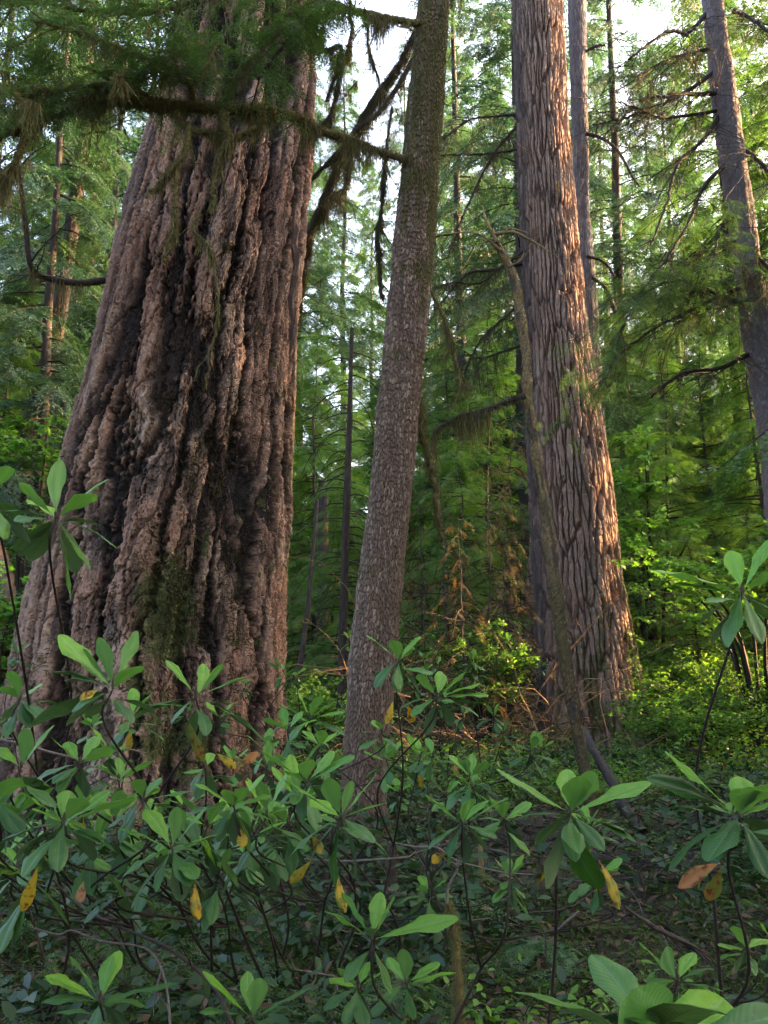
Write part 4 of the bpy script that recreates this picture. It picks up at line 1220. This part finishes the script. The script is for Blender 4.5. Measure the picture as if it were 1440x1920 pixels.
cover('moss_carpet', STRAND_W, 16000, 2.6, 9, .045, .02, 'moss_floor', lambda x, y: np.maximum(ss(.47, .53, fbm(x * 1.2 + 7, y * 1.2 + 2, 55, 3)), 1.5 * np.exp(-((x - .75) / .7) ** 2 - ((y - 4.1) / .9) ** 2)), clus=.05, ncl=10, tint=(0, .8), flat=2)
cover('leaf_litter', SMALL_N, 9000, 2.2, 12, .055, .02, 'litter', None, clus=.2, ncl=3)
# twig litter
mb = MB()
x, y = scatter(2600, 2.2, 13, pw=1.4)
for a, b in zip(x, y):
    az = random.uniform(0, 6.28); L = random.uniform(.1, .55); k = 5
    s = np.linspace(0, L, k); px_ = a + s * math.cos(az) + .015 * RNG.normal(size=k); py_ = b + s * math.sin(az) + .015 * RNG.normal(size=k)
    z = gz(px_, py_) + .012 + random.uniform(0, .12) * s / L
    mb.tube(np.stack([px_, py_, z], 1), np.linspace(.005, .002, k) * random.uniform(.6, 1.6), 4, tint=random.random(), cap=False)
tag(mb.build('twig_litter', M['twig']), kind='stuff')
mb = MB()
x, y = scatter(260, 2.4, 11, pw=1.2)
for a, b in zip(x, y):
    az = random.uniform(0, 6.28); L = random.uniform(.15, .7); k = 6
    s = np.linspace(0, L, k); px_ = a + s * math.cos(az) + .03 * RNG.normal(size=k); py_ = b + s * math.sin(az) + .03 * RNG.normal(size=k)
    mb.tube(np.stack([px_, py_, gz(px_, py_) + .02 + random.uniform(0, .3) * s / L], 1), np.linspace(.006, .002, k), 4, tint=random.random() * .6, cap=False)
tag(mb.build('pale_twig_litter', M['twig_grey']), kind='stuff')


# ferns
def fern(px, py, Y, L, label):
    c = PY(px, py, Y); c[2] = G(c[0], Y)
    t = thing('sword_fern', label, 'fern', c, 'small ferns on the floor')
    for k in range(9):
        az = k * .7 + random.uniform(-.2, .2); Lk = L * random.uniform(.7, 1.1)
        p = [c.copy()]; dv = unit(np.array([math.cos(az), math.sin(az), 1.1]))
        for j in range(14):
            dv = unit(dv + np.array([0, 0, -.13])); p.append(p[-1] + dv * Lk / 14)
        p = np.array(p); mb = MB(); mb.tube(p, np.linspace(.003, .001, 15), 4, tint=.5, cap=False)
        q = spline(p, 30)[3:]; d = unit(np.gradient(q, axis=0)); s = unit(np.cross(d, [0, 0, 1.]))
        n = len(q); w = L * .16 * np.sin(np.linspace(.35, 3.0, n)) + .01
        for sg in (-1, 1):
            mb.bake(SMALL_N, q, s * sg + d * .35, np.cross(s, d), w, np.full(n, random.random()), np.full(n, L * .09))
        mb.build('frond', M['rhodo_dark'], t)


fern(440, 1740, 3.4, .35, 'dark fern left of the lower middle below the yellow hanging leaves')
fern(560, 1790, 3.2, .25, 'small fern with pinnate fronds above the lowest middle leaves')
fern(1020, 1850, 4.2, .3, 'small fern on the mossy floor left of the biggest leaves')
fern(820, 1750, 4.6, .3, 'small fern beside the short mossy stake')

# ================================================================== stakes, logs, twigs
def stick(name, label, cat, pts, radii, mat, Y=None, moss=None, tw=0, group=None, wob=.15, twl=.3, mossd=3000):
    P = spline([PY(*p) if len(p) == 3 else PY(p[0], p[1], Y) for p in pts], max(12, 8 * len(pts)))
    Rr = np.interp(np.linspace(0, 1, len(P)), np.linspace(0, 1, len(radii)), radii)
    t = thing(name, label, cat, P[0], group)
    mb = MB(); mb.tube(P, Rr, 12, tint=.25, wob=wob); mb.a[0][:, 0] = RNG.random(len(mb.a[0])); mb.a[0][:, 1] = .25 if moss else 0.05
    if tw: twigs_on(mb, P, tw, twl, .004)
    mb.build('stem', M[mat], t)
    if moss:
        m = MB(); moss_on(m, P, Rr, mossd, .014, .03, .15); m.build('moss', M[moss], t)
    return t


stick('mossy_stake', 'short upright mossy stake with a bare white twig at its tip', 'stake', [(862, 1960, 3.0), (860, 1880, 3.0), (856, 1800, 3.0), (850, 1730, 3.0), (838, 1690, 3.0)], [.017, .017, .014, .012, .007], 'mossy_limb', moss='moss', wob=.3, mossd=6000)
stick('white_twig', 'white bare forked twig rising from the short mossy stake', 'twig', [(838, 1695, 3.0), (840, 1665, 3.0), (855, 1635, 3.0), (864, 1600, 3.0)], [.006, .005, .004, .002], 'twig_grey', tw=2, twl=.06)
stick('broken_stump', 'broken brown stub standing under the slim leaning trunk', 'stump', [(728, 1790, 4.6), (732, 1700, 4.6), (734, 1630, 4.6), (736, 1580, 4.6)], [.04, .036, .032, .022], 'bark_dark', moss='moss_dark', wob=.3)
stick('fallen_log', 'dark slanting dead pole at the foot of the crooked golden stem', 'log', [(1205, 1560, 6.2), (1175, 1520, 6.4), (1150, 1470, 6.7), (1115, 1410, 7.2), (1095, 1370, 7.6)], [.035, .04, .04, .036, .03], 'bark_dark', wob=.25)
stick('pale_branch', 'pale bare crooked branch reaching in at the left edge', 'branch', [(-40, 1385, 2.4), (0, 1388, 2.4), (50, 1398, 2.4), (100, 1412, 2.42), (160, 1424, 2.45), (200, 1418, 2.45), (235, 1405, 2.45), (275, 1412, 2.5)], [.0045, .0045, .004, .004, .0035, .003, .002, .0015], 'twig_grey', tw=2, twl=.1)
stick('thin_branch', 'long thin grey branch sagging across the dark lower left floor', 'branch', [(60, 1740, 2.6), (110, 1752, 2.6), (135, 1745, 2.6), (190, 1765, 2.6), (275, 1780, 2.6), (310, 1840, 2.55), (320, 1930, 2.5)], [.002, .0025, .0025, .003, .003, .0035, .0035], 'twig_grey', tw=3, twl=.15)
stick('thin_branch', 'brown branch slanting down from left to the lowest middle leaves', 'branch', [(100, 1650, 2.9), (150, 1700, 2.9), (230, 1740, 2.8), (320, 1780, 2.7), (400, 1850, 2.6), (440, 1930, 2.5)], [.003, .004, .005, .005, .005, .005], 'twig', tw=5, twl=.2)
stick('thin_branch', 'thin brown branch below the big yellow leaf running toward lower right', 'branch', [(1170, 1700, 2.6), (1230, 1740, 2.6), (1290, 1770, 2.6), (1330, 1800, 2.6)], [.004, .007, .007, .006], 'twig', tw=3, twl=.2)
stick('thin_branch', 'pale short stick lying on the moss in the lower middle right', 'branch', [(1040, 1750, 4.0), (1060, 1730, 4.0), (1085, 1710, 4.0)], [.004, .006, .005], 'twig_grey')
stick('thin_branch', 'faint horizontal twig behind the hanging yellow leaves in the middle', 'branch', [(560, 1610, 3.2), (640, 1615, 3.2), (700, 1612, 3.2), (760, 1608, 3.2)], [.003, .004, .004, .003], 'twig_grey', tw=2, twl=.15)
stick('thin_branch', 'thin pale twig across the floor left of the crooked stem base', 'branch', [(735, 1580, 3.4), (780, 1588, 3.4), (820, 1590, 3.4), (860, 1615, 3.4), (940, 1635, 3.4), (1000, 1640, 3.4)], [.003, .004, .004, .004, .003, .002], 'twig_grey', tw=2, twl=.15)
stick('standing_sapling', 'small dark bare sapling stem left of the big yellow leaf', 'sapling', [(360 + 540, 1720, 5), (903, 1640, 5), (900, 1580, 5)], [.02, .018, .01], 'moss_bark')
stick('decayed_log', 'reddish rotten log at the left edge behind the leaves', 'log', [(-60, 980, 12), (-10, 1030, 12), (15, 1110, 12), (0, 1180, 12)], [.12, .12, .1, .06], 'bark_old', wob=.2)
# ================================================================== rhododendrons
LL = 0.135


def leaf_run(mbs, base, tips3, axis, kind, L):
    """stamp leaves from base to tips"""
    for tip in tips3:
        v = tip - base; n = np.linalg.norm(v)
        k = random.randrange(10)
        ax = axis + .18 * RNG.normal(size=3)
        tm = LEAF_UP[k] if kind == 'up' else LEAF_DN[k]
        mbs.bake(tm, np.array([base + unit(v) * .01 * L / .13]), np.array([v]), ax, np.array([n]), np.array([random.random()]), np.array([max(n, .8 * L)]))


def px_whorl(spec):
    """spec: c=(px,py), Y, up=[tips], dn=[tips], yl=[(tip, base?)]"""
    cx, cy_ = spec['c']; Y = spec['Y']; L = spec.get('L', LL)
    base = PY(cx, cy_, Y)
    D = depth_of(base)
    res = {'base': base, 'up': [], 'dn': [], 'yl': [], 'og': []}
    for key in ('up', 'dn', 'yl', 'og'):
        for i, tp in enumerate(spec.get(key, [])):
            tx, ty = tp[:2]
            b = PY(*tp[2:4], Y) if len(tp) >= 4 else base
            bx, by = (tp[2], tp[3]) if len(tp) >= 4 else (cx, cy_)
            lp = math.hypot(tx - bx, ty - by) / F * D
            Lw = L * random.uniform(.9, 1.1)
            dz = math.sqrt(max(Lw * Lw - lp * lp, 0)) if lp < Lw else .15 * lp
            s = -1 if (i % 2 == 0) else 1
            if key in ('yl', 'og'): dz *= .3
            tip = PY(tx, ty, Y + s * dz)
            res[key].append((b, tip))
    a0 = random.uniform(0, 6.28)
    for i in range(4):
        az = a0 + i * 1.57 + random.uniform(-.4, .4); el = R_(random.uniform(-45, 15)); l = L * random.uniform(.7, 1.05)
        bb = base - np.array([0, 0, random.uniform(.005, .03)])
        res['dn'].append((bb, bb + l * np.array([math.cos(az) * math.cos(el), math.sin(az) * math.cos(el), math.sin(el)])))
    return res


def gen_whorl(base, L, nu, nd, droop=1.0):
    res = {'base': base, 'up': [], 'dn': [], 'yl': [], 'og': []}
    a0 = random.uniform(0, 6.28)
    for i in range(nu):
        a = a0 + i * 2.4; e = R_(random.uniform(15, 65)); l = L * random.uniform(.7, 1.1)
        res['up'].append((base, base + l * np.array([math.cos(a) * math.cos(e), math.sin(a) * math.cos(e), math.sin(e)])))
    for i in range(nd):
        a = a0 + 1 + i * 2.2; e = R_(random.uniform(-50, 10)) * droop; l = L * random.uniform(.8, 1.15)
        b = base - np.array([0, 0, random.uniform(.01, .05)])
        res['dn'].append((b, b + l * np.array([math.cos(a) * math.cos(e), math.sin(a) * math.cos(e), math.sin(e)])))
    return res


def rhodo(label, whorls, foot=None, L=LL, fill=0):
    """one shrub: its whorls, stems down to one foot"""
    bs = np.array([w['base'] for w in whorls])
    if foot is None:
        m = bs.mean(0); foot = np.array([m[0] + random.uniform(-.1, .1), m[1] + random.uniform(.0, .25), 0])
    foot = np.array([foot[0], foot[1], G(foot[0], foot[1]) - .03])
    t = thing('rhododendron', label, 'shrub', foot, 'rhododendrons on the forest floor')
    stem = MB(); old = MB()
    cen = bs.mean(0)
    back = max(0, 4.3 - cen[1]) * (.75 if cen[0] < .1 else .3) if (cen[1] < 3.6 and cen[2] > .85) else random.uniform(0, .3)
    if cen[1] < 1.3: back = .3
    foot = foot + np.array([random.uniform(-.3, .3), back, 0]); foot[2] = G(foot[0], foot[1]) - .03
    t.location = foot
    cen = bs.mean(0); fork = foot + (cen - foot) * np.array([.5, .55, .55])
    fork[:2] += RNG.normal(size=2) * .05
    stem.tube(spline([foot, (foot + fork) / 2 + np.append(RNG.normal(size=2) * .05, 0), fork], 14), np.linspace(.0065, .0045, 14), 6, tint=.4, wob=.08)
    for w in whorls:
        b = w['base']; m = fork * .5 + b * .5; m[:2] += RNG.normal(size=2) * .08; m[2] -= .05
        k = np.array([b[0] + random.uniform(-.03, .03), b[1] + random.uniform(.0, .05), b[2] - .09])
        P = spline([fork, m, k, b + np.array([0, 0, .004])], 22)
        stem.tube(P, np.linspace(.004, .0022, 22), 6, tint=.8, wob=.08)
        up = MB()
        hub = np.array([0, 0, 1.0])
        for key, kind, dst in (('up', 'up', up), ('dn', 'dn', old)):
            for bb, tip in w[key]:
                leaf_run(dst, bb, [tip], hub, kind, L)
        if up.n: up.build('leaf_whorl', M['rhodo'], t)
        # terminal bud
        stem.tube(np.array([b, b + [0, 0, .012], b + [0, 0, .022]]), [.004, .005, .001], 6, tint=0, cap=False)
        for key, mt in (('yl', 'rhodo_yellow'), ('og', 'rhodo_orange')):
            for bb, tip in w[key]:
                mb = MB(); v = tip - bb
                mb.bake(random.choice(LEAF_OLD), np.array([bb]), np.array([v]), np.array([random.uniform(-.6, .6), -1., .25]), np.array([np.linalg.norm(v)]), np.array([random.random()]), np.array([max(np.linalg.norm(v), .1)]))
                mb.build('yellow_leaf' if key == 'yl' else 'orange_leaf', M[mt], t)
    if old.n: old.build('old_leaves', M['rhodo_dark'], t)
    stem.build('stems', M['twig'], t)
    return t


W = lambda c, Y, up=(), dn=(), yl=(), og=(), L=LL: px_whorl(dict(c=c, Y=Y, up=up, dn=dn, yl=yl, og=og, L=L))
rhodo('leafy shrub at the left edge standing high before the enormous trunk', [
    W((105, 972), 1.85, up=[(112, 868), (198, 903), (45, 905), (60, 935), (175, 925)], dn=[(225, 1003), (150, 1116), (178, 1052), (30, 1012), (10, 945), (55, 1035)], L=.125),
    W((-25, 930), 1.8, up=[(8, 872), (-60, 850)], dn=[(15, 985), (40, 960)], og=[], L=.125)], foot=(-1.05, 1.75), L=.125)
rhodo('shrub with two lit upright whorls before the left foot of the enormous trunk', [
    W((212, 1292), 2.0, up=[(187, 1202), (256, 1190), (262, 1252), (115, 1196), (160, 1222)], dn=[(112, 1240), (58, 1322), (120, 1345), (130, 1255)], yl=[(150, 1318, 185, 1292)], L=.12),
    W((368, 1308), 2.1, up=[(318, 1240), (383, 1247), (412, 1246), (455, 1268)], dn=[(318, 1345), (245, 1322), (512, 1362), (465, 1335), (290, 1352)], og=[(372, 1440, 350, 1345)], L=.115)], foot=(-.62, 2.2), L=.12)
rhodo('shrub cut by the left edge at the height of the trunk flare', [
    W((38, 1312), 2.3, up=[(20, 1262), (75, 1285), (5, 1290)], dn=[(90, 1335), (0, 1340), (60, 1350)], L=.1),
    W((-5, 1500), 2.1, up=[(30, 1462), (20, 1530), (-40, 1450)], dn=[(45, 1550), (30, 1590)], L=.12)], L=.11)
rhodo('broad shrub at lower left with many pointed leaves and one hanging yellow leaf', [
    W((120, 1542), 1.95, up=[(45, 1482), (132, 1487), (160, 1494), (200, 1487), (248, 1500), (70, 1520)], dn=[(112, 1618), (60, 1600), (20, 1592), (180, 1600), (225, 1575), (0, 1560)], yl=[(34, 1722, 72, 1622)], L=.12),
    W((150, 1432), 2.3, up=[(100, 1388), (180, 1382), (205, 1405), (130, 1390)], dn=[(60, 1450), (230, 1450), (110, 1470), (170, 1480)], L=.11),
    W((222, 1465), 2.4, up=[(186, 1430), (225, 1424), (282, 1428), (240, 1440)], dn=[(170, 1480), (275, 1470)], L=.1)], L=.12)
rhodo('shrub left of centre with drooping dark leaves and a spotted yellow leaf', [
    W((322, 1592), 1.95, up=[(225, 1550), (275, 1515), (330, 1515), (382, 1520), (400, 1568)], dn=[(288, 1662), (340, 1672), (230, 1625), (400, 1610), (362, 1640), (385, 1590)], yl=[(378, 1728, 366, 1650)], og=[(148, 1690, 158, 1650)], L=.12),
    W((268, 1500), 2.1, up=[(262, 1458), (296, 1456), (352, 1486), (290, 1470)], dn=[(235, 1530), (330, 1520), (300, 1545)], L=.1)], L=.12)
rhodo('shrub with a light whorl in front of the enormous trunk foot', [
    W((438, 1513), 2.3, up=[(372, 1466), (492, 1456), (425, 1484), (502, 1488), (458, 1480)], dn=[(346, 1512), (484, 1590), (400, 1560), (450, 1570)], yl=[(455, 1588, 452, 1552)], L=.11),
    W((385, 1440), 2.5, up=[(350, 1450), (392, 1410)], dn=[(360, 1470), (400, 1480)], og=[(480, 1410, 440, 1440)], yl=[(440, 1442, 405, 1412)], L=.1)], L=.11)
rhodo('shrub with pale upright whorl before the slim trunk foot, yellow leaves hanging beneath', [
    W((640, 1533), 2.05, up=[(617, 1456), (700, 1462), (538, 1467), (722, 1504), (655, 1470), (590, 1500)], dn=[(607, 1658), (684, 1636), (530, 1582), (738, 1592), (700, 1560), (570, 1600)],
      yl=[(600, 1600, 583, 1566), (533, 1664, 585, 1612), (655, 1714, 632, 1634)], L=.115),
    W((575, 1468), 2.3, up=[(494, 1412), (622, 1412), (580, 1420), (660, 1420), (540, 1440)], dn=[(520, 1500), (620, 1500), (560, 1530)], og=[(578, 1450, 575, 1420)], L=.11)], L=.115)
rhodo('small fresh whorl low in the middle with one long leaf pointing right', [
    W((697, 1762), 1.85, up=[(650, 1673), (712, 1680), (738, 1684), (853, 1724), (617, 1705)], dn=[(700, 1720)], L=.105)], L=.105)
rhodo('fresh whorl at the bottom left corner, wide and low', [
    W((188, 1880), 1.8, up=[(140, 1795), (222, 1790), (95, 1825), (208, 1800)], dn=[(328, 1825), (275, 1865), (93, 1860), (230, 1920), (160, 1930)], L=.115)], L=.115)
rhodo('fresh whorl at the bottom edge left of the middle with narrow upright leaves', [
    W((473, 1912), 1.8, up=[(388, 1822), (466, 1826), (482, 1840)], dn=[(570, 1842), (535, 1878), (386, 1872), (420, 1935), (540, 1935)], L=.112)], L=.112)
rhodo('shrub in the centre right with two small whorls over dark leaves', [
    W((867, 1546), 2.4, up=[(798, 1492), (912, 1500), (880, 1500), (950, 1498)], dn=[(828, 1616), (872, 1610), (800, 1580), (918, 1580), (930, 1560)], yl=[(812, 1618, 840, 1600)], L=.11),
    W((945, 1537), 2.6, up=[(920, 1492), (992, 1506), (945, 1505), (970, 1525)], dn=[(905, 1560), (965, 1580)], L=.1)], L=.11)
rhodo('broad lit whorl before the crooked stem, large spotted yellow leaf hanging under it', [
    W((1070, 1525), 1.8, up=[(937, 1448), (1063, 1449), (1110, 1453), (1214, 1470), (1080, 1460)], dn=[(1080, 1598), (1112, 1690), (1195, 1552), (1000, 1560), (1130, 1580), (1010, 1650)],
      yl=[(1178, 1708, 1122, 1612), (1022, 1664, 1018, 1634)], L=.125)], L=.125)
rhodo('shrub at the right edge with big lit leaves over dark drooping ones', [
    W((1388, 1532), 1.55, up=[(1252, 1418), (1383, 1452), (1450, 1462), (1462, 1500), (1405, 1465)], dn=[(1230, 1443), (1233, 1592), (1445, 1632), (1290, 1500), (1320, 1570), (1450, 1545), (1260, 1490)], og=[(1280, 1665, 1350, 1618), (1330, 1700, 1352, 1625)], L=.125)], L=.125)
rhodo('high reaching shrub at the right edge, translucent green leaves above the maple layers', [
    W((1392, 1112), 1.9, up=[(1222, 1056), (1364, 1034), (1442, 1018), (1272, 1096), (1455, 1070)], dn=[(1345, 1188), (1300, 1155), (1440, 1190), (1460, 1150)], L=.13)], foot=(1.0, 1.9), L=.13)
rhodo('closest shrub with huge dark leaves filling the bottom right corner', [
    W((1235, 1985), .95, up=[(1190, 1868), (1350, 1870)], dn=[(992, 1806), (1120, 1778), (1310, 1795), (1470, 1840), (1400, 1900), (1100, 1900), (1250, 1850), (1440, 1930)], L=.155)], foot=(.33, 1.1), L=.155)
rhodo('dim shrub behind the closest leaves at the bottom right', [
    W((1270, 1840), 1.9, up=[(1250, 1780), (1300, 1790), (1200, 1770)], dn=[(1220, 1830), (1330, 1800)], L=.09),
    W((1400, 1780), 2.4, up=[(1380, 1740), (1440, 1760), (1350, 1770)], dn=[(1420, 1820), (1370, 1810)], L=.09)], L=.09)
rhodo('shrub in front of the slim trunk at mid height with yellowing leaves', [
    W((748, 1240), 3.0, up=[(692, 1188), (785, 1196), (735, 1200), (770, 1210)], dn=[(700, 1275), (790, 1290), (745, 1290)], L=.12),
    W((820, 1308), 2.9, up=[(788, 1262), (825, 1258), (872, 1262), (898, 1280), (912, 1297)], dn=[(770, 1330), (850, 1350), (900, 1330), (800, 1370), (750, 1310)], yl=[(722, 1358, 738, 1312), (775, 1360, 765, 1320)], L=.12)], foot=(.12, 3.3), L=.12)
rhodo('small shrub below the slim trunk with a hanging orange leaf', [
    W((582, 1348), 3.2, up=[(522, 1322), (560, 1300), (628, 1312), (642, 1335), (600, 1305)], dn=[(540, 1380), (610, 1395), (650, 1365), (500, 1360)], L=.12),
    W((562, 1445), 2.9, up=[(520, 1415), (640, 1420), (595, 1395)], dn=[(520, 1480), (600, 1500), (640, 1470)], L=.11)], L=.12)
rhodo('low centre shrub with four leaf fan under the slim trunk right side', [
    W((812, 1418), 4.0, up=[(775, 1400), (800, 1385), (850, 1395)], dn=[(780, 1440), (840, 1450), (800, 1460)], og=[(860, 1460, 852, 1430)], L=.12),
    W((885, 1475), 3.6, up=[(860, 1455), (890, 1450), (925, 1462)], dn=[(865, 1500), (915, 1500)], L=.1)], L=.12)
rhodo('dark low whorls at the bottom edge centre', [
    W((672, 1852), 2.1, up=[(640, 1810), (690, 1808), (715, 1825), (625, 1835)], dn=[(650, 1905), (700, 1910), (610, 1880)], L=.1),
    W((762, 1845), 2.2, up=[(758, 1785), (820, 1808), (850, 1820), (730, 1800)], dn=[(770, 1905), (825, 1860), (715, 1870)], L=.1)], L=.1)

# whorls crowding the gaps between the placed ones
for lab, pts in (('leafy shrub filling the gap above the left hanging yellow leaf', [(40, 1440, 2.2), (95, 1490, 2.4), (10, 1545, 2.2), (60, 1640, 2.3), (175, 1590, 2.4)]),
                 ('leafy shrub filling the gap above the spotted hanging yellow leaf', [(215, 1540, 2.3), (280, 1560, 2.4), (390, 1550, 2.5), (235, 1640, 2.5), (410, 1640, 2.5)]),
                 ('leafy shrub right of the spotted yellow leaf, before the enormous trunk foot', [(500, 1530, 2.4), (470, 1570, 2.6), (540, 1545, 2.5), (560, 1500, 2.7)]),
                 ('leafy shrub left of the slim trunk foot above the pale whorl', [(600, 1400, 2.9), (540, 1370, 3.0), (500, 1440, 2.8)])):
    rhodo(lab, [gen_whorl(PY(*p), random.uniform(.09, .14), random.randint(3, 5), random.randint(4, 7)) for p in pts], L=.125)

# many further shrubs, farther from the camera
FILL = [  # px, py, Y, whorls, spread, desc
    (60, 1580, 2.9, 4, .35, 'in the lower left under the broad pointed shrub'), (190, 1620, 3.0, 3, .35, 'beneath the hanging yellow leaf at lower left'),
    (300, 1430, 3.6, 4, .35, 'against the foot of the enormous trunk, left half'), (90, 1400, 3.5, 5, .4, 'against the flared left root of the enormous trunk'),
    (480, 1400, 4.0, 4, .35, 'against the foot of the enormous trunk, right half'), (480, 1590, 3.0, 4, .3, 'between the spotted and the orange hanging leaves'),
    (620, 1640, 3.6, 4, .4, 'low behind the hanging middle leaves'), (570, 1300, 6.5, 6, .5, 'in the gap right of the enormous trunk'), (620, 1225, 9.0, 6, .6, 'farther back in the gap right of the enormous trunk'),
    (560, 1380, 5.0, 5, .4, 'right beside the enormous trunk foot'), (800, 1230, 9.0, 6, .7, 'behind the slim trunk, right side'), (880, 1290, 8.0, 6, .6, 'between slim trunk and crooked stem'),
    (830, 1360, 6.5, 6, .5, 'right of the slim trunk foot'), (930, 1400, 6.0, 4, .4, 'left of the crooked stem'), 
    (900, 1200, 12., 6, .8, 'deep in the gap, catching a little sun'),  (980, 1470, 4.6, 4, .4, 'left of the broad lit whorl'),
    (830, 1480, 4.0, 5, .4, 'in the centre below the slim trunk'), (1240, 1560, 4.4, 3, .35, 'dark and low, between the two lit right shrubs'), (1330, 1660, 3.4, 4, .35, 'dark and low, under the right edge shrub'),
    (1040, 1620, 3.8, 3, .3, 'dark and low, behind the big yellow leaf'), (30, 1240, 6.0, 4, .4, 'behind the left edge leaves')]
for px, py, Y, n, sp, d in FILL:
    c = PY(px, py, Y); ws = []
    for k in range(max(2, int(n * (.9 if py < 1600 else .7)))):
        b = c + RNG.normal(size=3) * np.array([sp, sp * .6, sp * .3]) * .8
        ws.append(gen_whorl(b, random.uniform(.075, .145), random.randint(2, 6), random.randint(5, 9)))
    if random.random() < .6:
        b = ws[0]['base'] - np.array([0, 0, .04]); ws[0]['yl'] = [(b, b + np.array([random.uniform(-.03, .03), 0, -.10]))]
    rhodo('dark shrub ' + d, ws, foot=(c[0], c[1]), L=.12)
